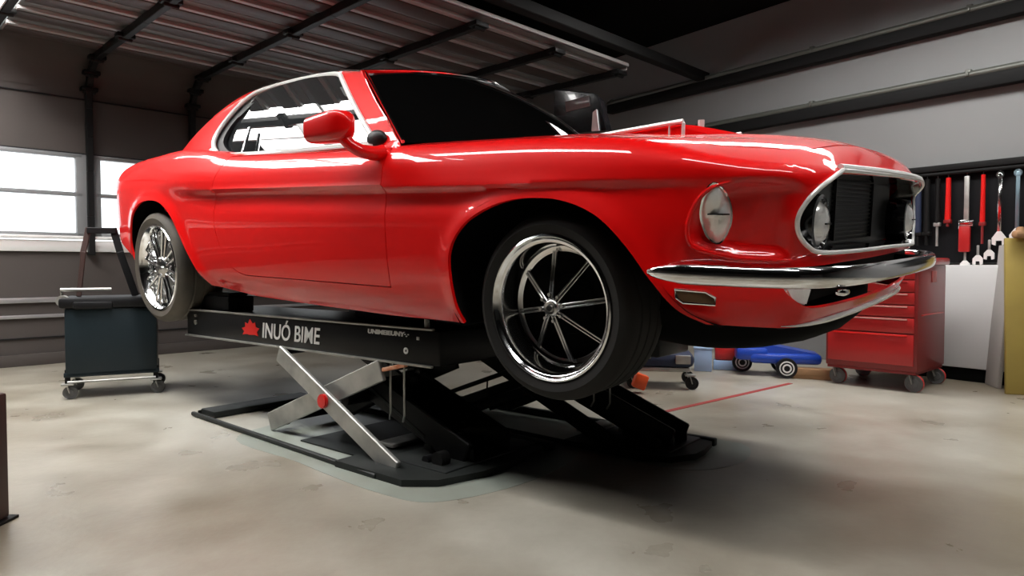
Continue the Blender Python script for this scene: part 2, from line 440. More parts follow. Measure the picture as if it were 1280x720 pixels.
# ---- upper surface of the body
es = np.linspace(SR, SC, 400); E_ = Wfn(np.stack([es, ZE(es)], 1)); ex, ey, ez = E_[:, 0], -E_[:, 1], E_[:, 2]
zc_t = [(ex.min(), .90), (-3.3, .955), (-2.6, 1.0), (-.9, .985), (-.45, .975), (0, .965), (.4, .935), (.7, .925), (.82, .912), (.90, .892), (.95, .862), (ex.max(), .824)]
def Hfn(P):
    x = P[:, 0]; ye = np.interp(x, ex, ey); ze = np.interp(x, ex, ez); zc = pchip([a for a, b in zc_t], [b for a, b in zc_t], x)
    r = np.clip(np.abs(P[:, 1]) / np.maximum(ye, 1e-3), 0, 1)
    z = ze + (zc - ze) * (1 - r ** 3)
    # the raised centre of the hood
    b = sstep(.50, .40, np.abs(P[:, 1])) * sstep(-.6, -.3, x) * sstep(.95, .6, x) * .010
    return np.stack([x, P[:, 1], z + b], 1)
T_ = Wfn(np.array(topl)); tout = [(a[0], a[1]) for a in T_] + [(a[0], -a[1]) for a in T_[::-1][1:-1]]
def hoodpoly(g):
    a = [(-.30 + g, -.74 + g), (.50, -.735 + g), (.70, -.70 + g), (.82, -.65 + g), (.885 - g, -.575)]
    b = spl2([(.885 - g, -.575), (.905 - g, -.40), (.915 - g, 0), (.905 - g, .40), (.885 - g, .575)], 4)
    return a[:-1] + b + [(x, -y) for x, y in a[::-1][1:]]
cabin = [(-3.00, -.60), (-2.6, -.68), (-2.1, -.765), (-.80, -.775), (-.60, -.74), (-.42, -.60), (-.26, -.3), (-.26, .3), (-.42, .6), (-.60, .74), (-.80, .775), (-2.1, .765), (-2.6, .68), (-3.0, .60)]
cabin = [(a - (.13 if a > -.7 else 0), b) for a, b in cabin]
upper = panel(tout, [hoodpoly(-.003), cabin], Hfn, h=.02, flange=0, flip=False)
allb = merge([shell, upper])
bmesh.ops.remove_doubles(allb, verts=allb.verts, dist=.0006)
bmesh.ops.recalc_face_normals(allb, faces=allb.faces)
# outward check and inner return on every open edge
def orient(bm, ref=V((-1.2, 0, .55))):
    bm.normal_update(); s_ = sum((f.calc_center_median() - ref).dot(f.normal) * f.calc_area() for f in bm.faces)
    if s_ < 0: bmesh.ops.reverse_faces(bm, faces=bm.faces); bm.normal_update()
def add_flange(bm, d=.012):
    bm.normal_update(); be = [e for e in bm.edges if len(e.link_faces) == 1]; m = {}
    def cp(v):
        if v not in m: m[v] = (bm.verts.new(v.co), bm.verts.new(v.co - v.normal * d))
        return m[v]
    for e in be:
        f = e.link_faces[0]
        for l in f.loops:
            if l.edge == e: a, b = l.vert, l.link_loop_next.vert
        a1, a2 = cp(a); b1, b2 = cp(b); bm.faces.new((b1, a1, a2, b2))
orient(allb); add_flange(allb)
finish(allb, 'body_shell', M['paint'], car, ang=50)
for sgn in (0, 1):
    d = panel(doorpoly(.0045), [], Wfn, h=.014, hx=.02, flange=0)
    if sgn: bmesh.ops.scale(d, vec=(1, -1, 1), verts=d.verts)
    bmesh.ops.recalc_face_normals(d, faces=d.faces); orient(d); add_flange(d)
    dr = finish(d, 'door', M['paint'], car, ang=50)
    sy = -1 if not sgn else 1
hd = panel(hoodpoly(.003), [], Hfn, h=.02, flange=0)
bmesh.ops.recalc_face_normals(hd, faces=hd.faces); orient(hd); add_flange(hd)
hood = finish(hd, 'hood', M['paint'], car, ang=50)

# ---- greenhouse
G0 = lambda z: -.80 + .6 * (z - .95)
RAIL = [(-1.175, 1.325), (-1.35, 1.350), (-1.6, 1.362), (-1.95, 1.358), (-2.10, 1.342), (-2.27, 1.305), (-2.54, 1.19), (-2.80, 1.06), (-3.03, .965)]
def Gfn(P):
    x, z = P[:, 0], P[:, 1]
    y = G0(z) + .22 * np.clip(-2.2 - x, 0, 2) ** 2 + .03 * np.exp(-((z - 1.38) / .03) ** 2) - .012 * np.sin(np.clip((z - .95) / .4, 0, 1) * PI)
    return np.stack([x, y, z], 1)
rl = spl2(RAIL, 5)
gout = [(-.655, .925), (-.66, .945), (-.80, 1.055), (-.93, 1.146), (-1.06, 1.24)] + rl + [(-3.03, .93), (-2.3, .93), (-1.5, .91)]
WIN = spl2([(-2.06, .955), (-2.17, .975), (-2.255, 1.02), (-2.285, 1.075), (-2.262, 1.16), (-2.20, 1.25), (-2.12, 1.305), (-2.0, 1.325), (-1.83, 1.338), (-1.6, 1.342), (-1.42, 1.335), (-1.335, 1.32), (-1.28, 1.285), (-1.15, 1.195), (-1.0, 1.09), (-.90, 1.02)], 4) + [(-.803, .955), (-.81, .948), (-1.5, .945)]
def wn(k):   # window outline moved inwards by k
    P = np.array(WIN); c = P.mean(0); out = []
    n = len(P)
    for i in range(n):
        a = P[(i - 1) % n]; b = P[(i + 1) % n]; t = b - a; t /= np.hypot(*t) + 1e-9; nn = np.array([-t[1], t[0]])
        if (c - P[i]) @ nn < 0: nn = -nn
        out.append(tuple(P[i] + nn * k))
    return out
for sg in (1, -1):
    g = panel(gout, [WIN], Gfn, h=.016, flange=0)
    if sg < 0: bmesh.ops.scale(g, vec=(1, -1, 1), verts=g.verts)
    bmesh.ops.recalc_face_normals(g, faces=g.faces)
    g.normal_update()
    if sum(f.normal.y * f.calc_area() for f in g.faces) * sg > 0: bmesh.ops.reverse_faces(g, faces=g.faces)
    add_flange(g, .02)
    finish(g, 'pillar_and_sail_panel', M['paint'], car, ang=50)
def zr_(x): return np.interp(x, [a for a, b in rl[::-1]], [b for a, b in rl[::-1]])
def yr_(x):
    x = np.asarray(x, float); z = zr_(x); return -Gfn(np.stack([x, z], 1))[:, 1]
def Rfn(P):
    x = P[:, 0]; xc = np.minimum(x, -1.175); zr = zr_(xc) - np.clip(x + 1.175, 0, 1) * .10; yr = yr_(xc)
    r = np.clip(np.abs(P[:, 1]) / yr, 0, 1); cr = .028 * np.clip((x + 3.0) / .6, 0, 1)
    return np.stack([x, P[:, 1], zr + cr * (1 - r ** 2.4)], 1)
xs_ = [a for a, b in rl]
ysn = yr_(np.array(xs_))
HB = .19
hdr = [(-1.175 + HB * (1 - (y / ysn[0]) ** 2), y) for y in np.linspace(ysn[0], -ysn[0], 21)]
rout = [(x, -y) for x, y in zip(xs_[::-1], ysn[::-1])] + [(a, -b) for a, b in hdr][1:-1] + [(x, y) for x, y in zip(xs_, ysn)]
RW = [(-2.95, -.44), (-2.32, -.43), (-2.24, -.35), (-2.24, .35), (-2.32, .43), (-2.95, .44)]
rf = panel(rout, [RW], Rfn, h=.03, flange=0)
bmesh.ops.recalc_face_normals(rf, faces=rf.faces); rf.normal_update()
if sum(f.normal.z for f in rf.faces) < 0: bmesh.ops.reverse_faces(rf, faces=rf.faces)
add_flange(rf, .015); finish(rf, 'roof', M['paint'], car, ang=50)
rw = panel([(a * 1.0, b) for a, b in RW], [], lambda P: Rfn(P) - np.array([0, 0, .004]), h=.06, flange=.004)
finish(rw, 'rear_window', M['glass'], car)
# windscreen between header and cowl
def wsrows(n=14, k=22, off=0.):
    rows = []
    for j in range(n + 1):
        t = j / n; r = []
        for i in range(k + 1):
            u = i / k * 2 - 1
            a = V((-1.185 + (HB + .005) * (1 - u * u), u * .555, 1.322 + .026 * (1 - u * u)))
            b = V((-.668 + .32 * (1 - u * u), u * .772, .945 + .012 * (1 - u * u)))
            p = a.lerp(b, t); nrm = V((.5, 0, .6)).normalized(); p += nrm * (.035 * math.sin(PI * t) * (1 - .35 * u * u) * (1 - abs(u) ** 6) + off); r.append(p)
        rows.append(r)
    return rows
b = B(); wr = wsrows(); b.grid(wr); o = b.build('windscreen', M['glass'], car)
wedge = [r[0] for r in wr[::-1]] + wr[0][1:-1] + [r[-1] for r in wr]
b = B(); b.tube([p + V((.004, 0, .004)) for p in wedge], .0085, 8); b.build('windscreen_trim', M['chrome'], car)
# side glass, rubbers and bright trim
for sg in (1, -1):
    S = lambda P: [V((q[0], q[1] * sg, q[2])) for q in P]
    w0 = Gfn(np.array(WIN)); 
    b = B(); b.tube([p + V((0, -.004 * sg, 0)) for p in S(w0)], .0125, 8, closed=True); tr = b.build('window_trim', M['bright'], car)
    # black inner rubber: wide along the back and the top
    wi = []
    P = np.array(WIN)
    for q in P:
        k = .055 * max(0, min(1, (-1.9 - q[0]) / .3)) + .02 + (.018 if q[1] > 1.2 else 0)
        c = np.array([-1.55, 1.08]); v = c - q; v /= np.hypot(*v)
        wi.append(tuple(q + v * k))
    wi = [(a, max(c_, .957)) for a, c_ in wi]
    rb = panel(WIN, [wi], lambda Q: Gfn(Q) + np.array([0, .012, 0]), h=.03, flange=.02)
    if sg < 0: bmesh.ops.scale(rb, vec=(1, -1, 1), verts=rb.verts)
    finish(rb, 'window_rubber', M['black'], car)
    gl = panel(WIN, [], lambda Q: np.stack([Q[:, 0], -.752 + .455 * (Q[:, 1] - .95) + .22 * np.clip(-2.2 - Q[:, 0], 0, 2) ** 2, Q[:, 1]], 1), h=.06, flange=.003)
    if sg < 0: bmesh.ops.scale(gl, vec=(1, -1, 1), verts=gl.verts); bmesh.ops.reverse_faces(gl, faces=gl.faces)
    finish(gl, 'side_window', M['sideglass'], car)
    b = B(); pA = Gfn(np.array([(-1.90, .95), (-1.955, 1.10)])) + np.array([0, .004, 0]); b.bar(S(pA)[0], S(pA)[1], .014, .018); b.build('window_divider', M['chrome'], car)
    b = B(); bl = Gfn(np.array([(x, .945 if x > -1.9 else .945 + (-1.9 - x) * .12) for x in np.linspace(-2.05, -.80, 20)])) + np.array([0, -.01, -.004])
    b.tube(S(bl), .008, 6); b.build('belt_moulding', M['bright'], car)
# drip rail
    b = B(); dl = Gfn(np.array([(x, z - .006) for x, z in rl if x > -2.5])); b.tube([p + V((0, -.006 * sg, 0)) for p in S(dl)], .006, 6); b.build('drip_rail', M['chrome'], car)

# ---- interior and underside
b = B(); b.box((-1.75, 0, .50), (2.3, 1.60, .5), .05); b.build('cabin_tub', M['seat'], car)
b = B(); b.box((-.82, 0, .86), (.30, 1.44, .16), .05); b.box((-.68, 0, .9), (.2, 1.3, .08), .03); b.build('dashboard', M['seat'], car)
for y in (-.36, .36):
    b = B(); b.box((-1.55, y, .80), (.52, .50, .16), .06); 
    b.box((-1.86, y, 1.0), (.16, .50, .50), .06, Matrix.Rotation(-.25, 4, 'Y')); b.box((-1.93, y, 1.22), (.09, .26, .12), .04)
    b.build('seat', M['seat'], car)
b = B(); b.tube([(-1.16 + .07 * math.sin(a) * -1, .36 + .19 * math.cos(a), .98 + .17 * math.sin(a)) for a in [i * 2 * PI / 32 for i in range(32)]], .012, 8, closed=True)
b.cyl((-1.16, .36, .98), (-.9, .36, .88), .02); b.box((-1.155, .36, .98), (.012, .36, .03), .004); b.build('steering_wheel', M['black'], car)
b = B(); b.tube([(-.98, -.05, 1.30), (-.98, -.05, 1.27)], .006); b.box((-.99, -.05, 1.25), (.02, .22, .06), .01); b.build('interior_mirror', M['black'], car)
b = B()
b.box((-1.2, 0, .30), (1.85, 1.62, .14), .03); b.box((.45, 0, .50), (.75, 1.0, .40), .04); b.box((-1.5, 0, .42), (3.9, .90, .28), .04)
b.box((-3.3, 0, .6), (.4, 1.3, .3), .05)
b.ball((.43, -.05, .36), (.98, 1.28, .40)); b.tube([(.1, -.66, .33), (.1, .66, .33)], .035); b.tube([(-2.79, -.66, .32), (-2.79, .66, .32)], .045)
b.box((.5, -.3, .27), (.5, .07, .05), .01); b.box((.5, .3, .27), (.5, .07, .05), .01)
b.build('underbody', M['under'], car)
for A in (ARCH_F, ARCH_R):
    for sg in (1, -1):
        c = V((sum(a for a, _ in A) / len(A), .42)); b = B()
        Q = [((a - c.x) * 1.05 + c.x, (z_ - c.y) * 1.07 + c.y) for a, z_ in A]
        ro = [(Wfn(np.array([q]), recess=False)[0][1] + .006) for q in A]
        b.grid([[V((q[0], sg * (ro[i] + (-.56 - ro[i]) * k / 3), q[1])) for i, q in enumerate(Q)] for k in range(4)])
        b.prism(Q, .01, Matrix(((1, 0, 0, 0), (0, 0, sg, sg * -.565), (0, 1, 0, 0), (0, 0, 0, 1))))
        b.build('wheel_housing', M['under'], car)
# nose interior behind the openings
b = B(); b.box((.80, 0, .60), (.06, 1.30, .42), .01); b.box((.87, 0, .47), (.10, 1.30, .10), .01); b.box((.86, 0, .815), (.12, 1.1, .02), .0)
b.build('radiator_support', M['under'], car)

# ---- grille with inner lamps
b = B()
for i in range(15):
    z = .580 + i * .0145
    b.tube([(.872 - .05 * (y / .5) ** 2, y, z) for y in np.linspace(-.50, .50, 9)], .0035, 6)
b.box((.852, 0, .68), (.012, 1.16, .24)); b.box((.86, -.25, .68), (.02, .01, .2)); b.box((.86, .25, .68), (.02, .01, .2))
gr = b.build('grille', M['grille'], car)
for y in (-.612, .612):
    b = B(); mt = Matrix.Translation((.918, y, .642)) @ Matrix.Rotation(PI / 2, 4, 'Z')
    # local y points to -x after the turn; profile runs from the front
    b.lathe([(.064, -.0), (.070, -.012), (.082, -.010), (.086, .02), (.088, .07)], 36, Matrix.Translation((.918, y, .642)) @ Matrix.Rotation(PI / 2, 4, 'Z'))
    pod = b.build('lamp_pod', M['gloss'], gr)
for y in (-.612, .612):
    b = B(); b.lathe([(.0, -.030), (.02, -.029), (.044, -.022), (.060, -.008), (.067, .004), (.05, .012), (0, .014)], 36, Matrix.Translation((.918, y, .642)) @ Matrix.Rotation(PI / 2, 4, 'Z'))
    hl = b.build('inner_headlamp', M['lamp_clear'], car)
    b = B(); b.box((.948, y, .642), (.006, .05, .005)); b.build('lamp_mark', M['black'], hl)
# opening side walls (dark flared tunnel)
go = [W(a, z_) for a, z_ in resample(GRILLE, .03)]
b = B(); rows = []
for k in range(5):
    t = k / 4; rows.append([V((p.x - .085 * t - .03 * t * (1 if abs(p.y) < .5 else 0) + .002, p.y * (.993 - .063 * t), .675 + (p.z - .675) * (.97 - .09 * t))) for p in go + [go[0]]])
b.grid(rows); b.build('grille_tunnel', M['gloss'], car)
b = B(); gs = [W(a, z_, .004) for a, z_ in resample(GRILLE, .018)]; b.tube(gs, .0066, 10, closed=True)
topb = [W(a, .797 + .008 * (a - .98) / 1.4, .004) for a in np.linspace(s_of(y=-.61), mir(s_of(y=-.62)), 50)]; b.tube(topb, .0105, 8)
b.build('grille_surround', M['bright'], car)
# outer headlamps
for far in (0, 1):
    f_ = (lambda P: [V((p.x, -p.y, p.z)) for p in P]) if far else (lambda P: P)
    c0 = W(.725, .67)
    rim_ = [W(a, z_, -.004) for a, z_ in EYE]; n = len(rim_)
    c0 = sum(rim_, V()) / n; nr = V((.62, -.78, 0)).normalized()
    b = B(); b.tube(f_(rim_), .006, 8, closed=True); hb = b.build('headlamp_bezel', M['chrome'], car)
    b = B(); rows = []
    for k in range(7):
        t = k / 6; rows.append(f_([c0 + (p - c0) * math.cos(t * PI / 2 * .98) - nr * .055 * math.sin(t * PI / 2) - nr * .004 for p in rim_ + [rim_[0]]]))
    b.grid(rows); b.build('reflector', M['reflector'], hb)
    b = B(); rows = []
    for k in range(8):
        t = k / 7; rows.append(f_([c0 + (p - c0) * math.cos(t * PI / 2 * .99) * .97 + nr * .024 * math.sin(t * PI / 2) for p in rim_ + [rim_[0]]]))
    b.grid(rows); b.build('headlamp_lens', M['lamp_clear'], hb)
    b = B(); q = c0 + nr * .026; q = f_([q])[0]; b.box(q, (.045, .045, .004)); b.build('lamp_mark', M['black'], hb)
# red lip around the recess
for far in (0, 1):
    lip = [W(a, z_, .002) for a, z_ in spl2([(.757, .757), (.70, .735), (.665, .695), (.645, .63), (.66, .578), (.73, .556), (.80, .545), (.93, .543)], 6)]
    if far: lip = [V((p.x, -p.y, p.z)) for p in lip]
    b = B(); b.tube(lip, .007, 8, rs=[.007 * min(1, .3 + 4 * min(i / len(lip), 1 - i / len(lip))) for i in range(len(lip))]); b.build('fender_lip', M['paint'], car)
# bumper
bp = smoothpts([(.545, -.905, .494), (.60, -.912, .494), (.72, -.885, .493), (.85, -.835, .492), (.955, -.765, .493), (1.02, -.62, .494), (1.048, -.40, .492), (1.06, 0, .486), (1.048, .40, .478), (1.02, .62, .472), (.965, .80, .468), (.85, .89, .468), (.70, .93, .470)], 6)
nb = len(bp)
b = B(); b.tube([p + V((0, 0, .008)) for p in bp], .029, 18, rs=[.029 * min(1, .25 + 6 * min(i / nb, 1 - i / nb)) for i in range(nb)], flat=.55); bumper = b.build('front_bumper', M['chrome'], car)
for y in (-.66, .64):
    b = B(); b.box((1.008, y, .458), (.03, .045, .018), .008); b.build('bumper_bolt', M['chrome'], bumper)
for y in (-.45, .45):
    b = B(); b.box((.95, y, .49), (.16, .05, .03), .005); b.build('bumper_bracket', M['under'], bumper)
# parking lamps, side markers
for sg in (1, -1):
    b = B(); pp = [W(.925, .465, -.006), W(1.045, .462, -.006), W(1.03, .412, -.006), W(.965, .42, -.006)]
    rows = [[V((p.x - .0 * k, p.y * sg, p.z)) for p in (pp[0], pp[1])], [V((p.x, p.y * sg, p.z)) for p in (pp[3], pp[2])]]
    q = [V((p.x, p.y * sg, p.z)) for p in pp]; q2 = [p + V((-.03, 0, 0)) for p in q]
    bm = bmesh.new(); A1 = [bm.verts.new(p) for p in q]; A2 = [bm.verts.new(p) for p in q2]
    bm.faces.new(A1); bm.faces.new(A2[::-1])
    for i in range(4): bm.faces.new((A1[i], A2[i], A2[(i + 1) % 4], A1[(i + 1) % 4]))
    bmesh.ops.recalc_face_normals(bm, faces=bm.faces); bmesh.ops.bevel(bm, geom=bm.edges[:], offset=.004, segments=2, affect='EDGES')
    finish(bm, 'parking_lamp', M['lamp_clear'], car)
    mk = [W(.615, .452, .003), W(.70, .448, .003), W(.728, .432, .003), W(.728, .412, .003), W(.640, .415, .003), W(.622, .428, .003)]
    mk = [V((p.x, p.y * sg, p.z)) for p in mk]
    b = B(); b.tube(mk, .0045, 8, closed=True); ms = b.build('side_marker', M['chrome'], car)
    bm = bmesh.new(); bm.faces.new([bm.verts.new(p) for p in mk]); r = bmesh.ops.extrude_face_region(bm, geom=bm.faces[:])
    bmesh.ops.translate(bm, vec=(0, .008 * sg, 0), verts=[g for g in r['geom'] if isinstance(g, bmesh.types.BMVert)]); bmesh.ops.recalc_face_normals(bm, faces=bm.faces)
    finish(bm, 'marker_lens', M['amber'], ms)
# edge highlight on the lower valance, put in as a bright tube
b = B(); vl = [W(a, .353, .003) for a in np.linspace(.93, mir(.93), 60)]; b.tube(vl, .010, 8, rs=[.010 * min(1, .1 + 5 * min(i / 60, 1 - i / 60)) for i in range(60)]); b.build('valance_highlight', M['bright'], car)
# tail lamps and rear bumper (seen edge-on)
b = B(); b.tube(smoothpts([(-3.555, -.76, .60), (-3.60, -.64, .60), (-3.63, -.4, .60), (-3.65, 0, .60), (-3.63, .4, .60), (-3.60, .64, .60), (-3.555, .76, .60)], 5), .03, 12, flat=.5)
b.build('rear_bumper', M['chrome'], car)
for y in (-.62, -.48, -.34, .34, .48, .62):
    b = B(); b.box((-3.585 if abs(y) < .5 else -3.57, y, .77), (.03, .09, .14), .012); b.build('tail_lamp', M['redplastic'], car)

# ---- hood scoop with bright edges
def P3(*a): return [V(q) for q in a]
bm = bmesh.new()
def ring(x, y, zb, zt_, r=.03): return [bm.verts.new(q) for q in ((x, -y, zb), (x, -y, zt_ - r), (x, -y + r, zt_), (x, y - r, zt_), (x, y, zt_ - r), (x, y, zb))]
R_ = [ring(-.13, .25, .93, .962, .01), ring(.05, .27, .93, .976, .012), ring(.22, .27, .93, .990, .015), ring(.31, .27, .92, .996, .015), ring(.36, .26, .92, .990, .02), ring(.44, .25, .91, .972, .02), ring(.51, .23, .90, .955, .02), ring(.56, .19, .88, .925, .01)]
for a, d in zip(R_, R_[1:]):
    for k in range(6): bm.faces.new((a[k], a[(k + 1) % 6], d[(k + 1) % 6], d[k]))
bm.faces.new(R_[0][::-1]); bm.faces.new(R_[-1]); bmesh.ops.recalc_face_normals(bm, faces=bm.faces)
sc = finish(bm, 'hood_scoop', M['paint'], car, ang=40)
for sg in (1, -1):
    b = B(); b.tube([(-.10, -.262 * sg, .970), (.05, -.278 * sg, .982), (.22, -.278 * sg, .996), (.33, -.278 * sg, 1.004)], .009, 8)
    b.bar((.332, -.278 * sg, 1.0), (.332, -.278 * sg, .93), .012, .012, up=(1, 0, 0)); b.bar((.275, -.278 * sg, .996), (.275, -.278 * sg, .93), .007, .007, up=(1, 0, 0))
    b.build('scoop_trim', M['bright'], sc)
b = B(); b.cyl((.37, -.21, .985), (.37, -.21, 1.012), .012); b.build('scoop_clip', M['bright'], sc)
# wiper
b = B(); b.bar((-.80, -.45, .992), (-.50, -.38, .998), .012, .014); b.build('wiper_blade', M['black'], car)
b = B(); b.tube([(-.50, -.38, 1.0), (-.52, -.1, 1.012), (-.40, .12, .995), (-.33, .3, .985)], .009, 8); b.build('wiper_arm', M['satin'], car)

# ---- door mirrors
for sg in (1, -1):
    b = B(); rows = []
    def mp(t, a):   # bullet: t 0 rear (open) .. 1 front
        w = .062 * (1 - .25 * t ** 2) * math.sqrt(max(0, 1 - max(0, (t - .55) / .45) ** 2.2)) ; hh = .061 * (.88 + .16 * min(1, t * 2)) * math.sqrt(max(0, 1 - max(0, (t - .6) / .4) ** 2.2))
        ca, sa = math.cos(a), math.sin(a); e = .6
        return V((-.93 + t * .235, sg * (-1.0 + .0) + sg * w * math.copysign(abs(ca) ** e, ca), .990 + .012 * t + hh * math.copysign(abs(sa) ** e, sa)))
    ts = [0, .02, .1, .25, .4, .55, .65, .75, .83, .9, .95, .985, 1]
    rows = [[V((-.93, sg * -1.0, .990))] * 33] + [[mp(t, 2 * PI * k / 32) for k in range(33)] for t in ts]
    b.grid(rows); bmesh.ops.remove_doubles(b.bm, verts=b.bm.verts, dist=1e-5); bmesh.ops.recalc_face_normals(b.bm, faces=b.bm.faces)
    mir_ = b.build('door_mirror', M['paint'], car, ang=60)
    b = B(); b.tube(smoothpts([(-.76, -.995 * sg, .96), (-.735, -.985 * sg, .93), (-.71, -.955 * sg, .905), (-.69, -.90 * sg, .895), (-.68, -.86 * sg, .90)], 5), .03, 12, rs=[.024 + .012 * abs(i / 20 - .3) for i in range(21)]); b.build('mirror_stalk', M['paint'], mir_)
    b = B(); b.ball((-.795, -.80 * sg, .965), (.12, .05, .075)); b.build('mirror_adjuster', M['black'], mir_)

# ---- wheels
def tyre_mesh(b, R, w, rr):
    b.lathe([(rr, .008), (rr + .008, -.004), ((rr + R) / 2, -.012), (R - .022, -.004), (R - .008, .008), (R, .028), (R, w * .25), (R - .006, w * .27), (R - .006, w * .29), (R, w * .31), (R, w * .48), (R - .006, w * .49), (R - .006, w * .51), (R, w * .52), (R, w * .70), (R - .006, w * .71), (R - .006, w * .73), (R, w * .75), (R, w - .03), (R - .01, w - .008), ((rr + R) / 2, w), (rr, w - .01), (rr - .02, w * .5)], 72, closed=True)
def front_wheel(x, y, z, sg):
    b = B()
    b.lathe([(.243, .012), (.247, .0), (.246, -.006), (.240, -.009), (.234, -.004), (.231, .006), (.226, .010), (.219, .012), (.214, .022), (.208, .075), (.204, .088), (.196, .092), (.186, .094), (.184, .11), (.186, .20), (.236, .215), (.245, .222)], 72)
    rim = b.build('front_wheel', M['chrome'], car); rim.location = (x, y, z)
    if sg < 0: rim.rotation_euler = (0, 0, PI)
    b = B(); tyre_mesh(b, .315, .235, .243); b.build('tyre', M['rubber'], rim)
    b = B(); b.lathe([(0, .145), (.186, .145), (.19, .16), (0, .16)], 48); b.lathe([(.0, .12), (.10, .12), (.105, .14), (.15, .142)], 40); b.build('brake_disc', M['under'], rim)
    for k in range(8):
        a = k * PI / 4 + .20; ca, sa = math.cos(a), math.sin(a); b = B(); px, pz = -sa, ca
        for o in (-.0055, .0055):
            b.bar((ca * .026 + px * o, .022, sa * .026 + pz * o), (ca * .19 + px * o * .9, .086, sa * .19 + pz * o * .9), .0075, .012, .002, up=(0, -1, 0))
        b.cyl((ca * .045, .012, sa * .045), (ca * .045, .03, sa * .045), .006, seg=8)
        b.build('spoke', M['alloy'], rim)
    b = B(); b.lathe([(0, .004), (.012, .004), (.014, .008), (.022, .006), (.028, .010), (.032, .02), (.034, .04), (.02, .12), (0, .12)], 32); b.build('hub', M['alloy'], rim)
    b = B(); b.lathe([(0, -.001), (.009, 0), (.0115, .004), (0, .006)], 16); b.build('hub_cap', M['black'], rim)
def rear_wheel(x, y, z, sg):
    b = B()
    b.lathe([(.258, .014), (.262, .0), (.258, -.007), (.250, -.006), (.244, .004), (.238, .012), (.232, .045), (.225, .06), (.222, .20), (.26, .215)], 72)
    rim = b.build('rear_wheel', M['chrome'], car); rim.location = (x, y, z)
    if sg < 0: rim.rotation_euler = (0, 0, PI)
    b = B(); tyre_mesh(b, .335, .26, .258); b.build('tyre', M['dusty'], rim)
    b = B(); b.lathe([(0, .10), (.215, .10), (.22, .12), (0, .12)], 48); b.build('brake_disc', M['satin'], rim)
    for k in range(8):
        a = k * PI / 4 + .1; b = B()
        for o in (-1, 1):
            a0 = a + o * .12; a1 = a + o * .27
            b.bar((.06 * math.cos(a0), .03, .06 * math.sin(a0)), (.232 * math.cos(a1), .028, .232 * math.sin(a1)), .014, .016, .004, up=(0, -1, 0))
        b.box((.19 * math.cos(a), .035, .19 * math.sin(a)), (.05, .012, .03), .004, Matrix.Rotation(-a, 4, 'Y'))
        b.build('spoke', M['chrome'], rim)
    b = B(); b.lathe([(0, .0), (.03, .0), (.045, .01), (.06, .016), (.07, .03), (.072, .06), (0, .08)], 36); b.build('hub', M['alloy'], rim)
    b = B()
    for k in range(5): a = k * 2 * PI / 5; b.cyl((.052 * math.cos(a), -.002, .052 * math.sin(a)), (.052 * math.cos(a), .03, .052 * math.sin(a)), .009, seg=6)
    b.build('lug_nut', M['chrome'], rim)
front_wheel(.155, -.86, .351, 1); front_wheel(.155, .86, .351, -1)
rear_wheel(-2.79, -.885, .313, 1); rear_wheel(-2.79, .885, .313, -1)
# ================================================================== THE ROOM
cam = bpy.data.cameras.new('camera'); co = bpy.data.objects.new('camera', cam); C.objects.link(co)
cam.lens = 853 / 1280 * 36; cam.sensor_width = 36; cam.clip_start = .05
co.location = (0, 0, .85); co.rotation_euler = (PI / 2 - math.atan(27 / 853), 0, 0)
sc_ = bpy.context.scene; sc_.camera = co
sc_.view_settings.view_transform = 'Standard'; sc_.view_settings.look = 'None'; sc_.view_settings.exposure = 0
sc_.view_settings.gamma = 1; sc_.view_settings.use_curve_mapping = False
w = bpy.data.worlds.new('world'); sc_.world = w; w.use_nodes = True
w.node_tree.nodes['Background'].inputs[0].default_value = (.93, .97, 1, 1); w.node_tree.nodes['Background'].inputs[1].default_value = 2.6
A_ = V((-4.28, 5.7, 0)); U = V((.7021, .7121, 0)); N = V((.7121, -.7021, 0))       # garage-door wall: along U, room side N
R0 = V((3.54, 5.3, 0)); UR = V((-.612, .791, 0)); NR = V((-.791, -.612, 0))
CEIL = 3.35
def gp(a, n, z): return A_ + U * a + N * n + V((0, 0, z))
def rp(s, n, z): return R0 + UR * s + NR * n + V((0, 0, z))
GROT = math.atan2(U.y, U.x); RROT = math.atan2(UR.y, UR.x)
# floor & ceiling: one slab over the plan of the room
corner = V((-.07, 9.97, 0)); SL = rp(-13.5, 0, 0); AL = gp(-8.0, 0, 0)
Pn = [AL, corner, SL, V((SL.x - 6.5, SL.y - 5, 0)), V((AL.x + 1.0, AL.y - 6.5, 0))]
def slab(name, z0, z1, m, g=.3):
    c = sum(Pn, V()) / len(Pn); P = [c + (p - c) * 1.04 for p in Pn]
    b = B(); b.prism([(p.x, p.y) for p in P], z1 - z0, Matrix.Translation((0, 0, z0))); o = b.build(name, m, smooth=False); o['kind'] = 'structure'; return o
slab('floor', -.2, 0, M['floor']); slab('ceiling', CEIL, CEIL + .2, M['ceiling'])
def wallbox(b, p, q, z0, z1, t=.12, side=1):   # wall from p to q, thickness away from the room
    d = (q - p).normalized(); n = V((d.y, -d.x, 0)) * side
    c = (p + q) / 2 - n * t / 2; b.box((c.x, c.y, (z0 + z1) / 2), ((q - p).length, t, z1 - z0), 0, math.atan2(d.y, d.x))
b = B(); wallbox(b, corner, SL, 0, CEIL, side=1); o = b.build('wall_right', M['wall'], smooth=False, kind='structure')
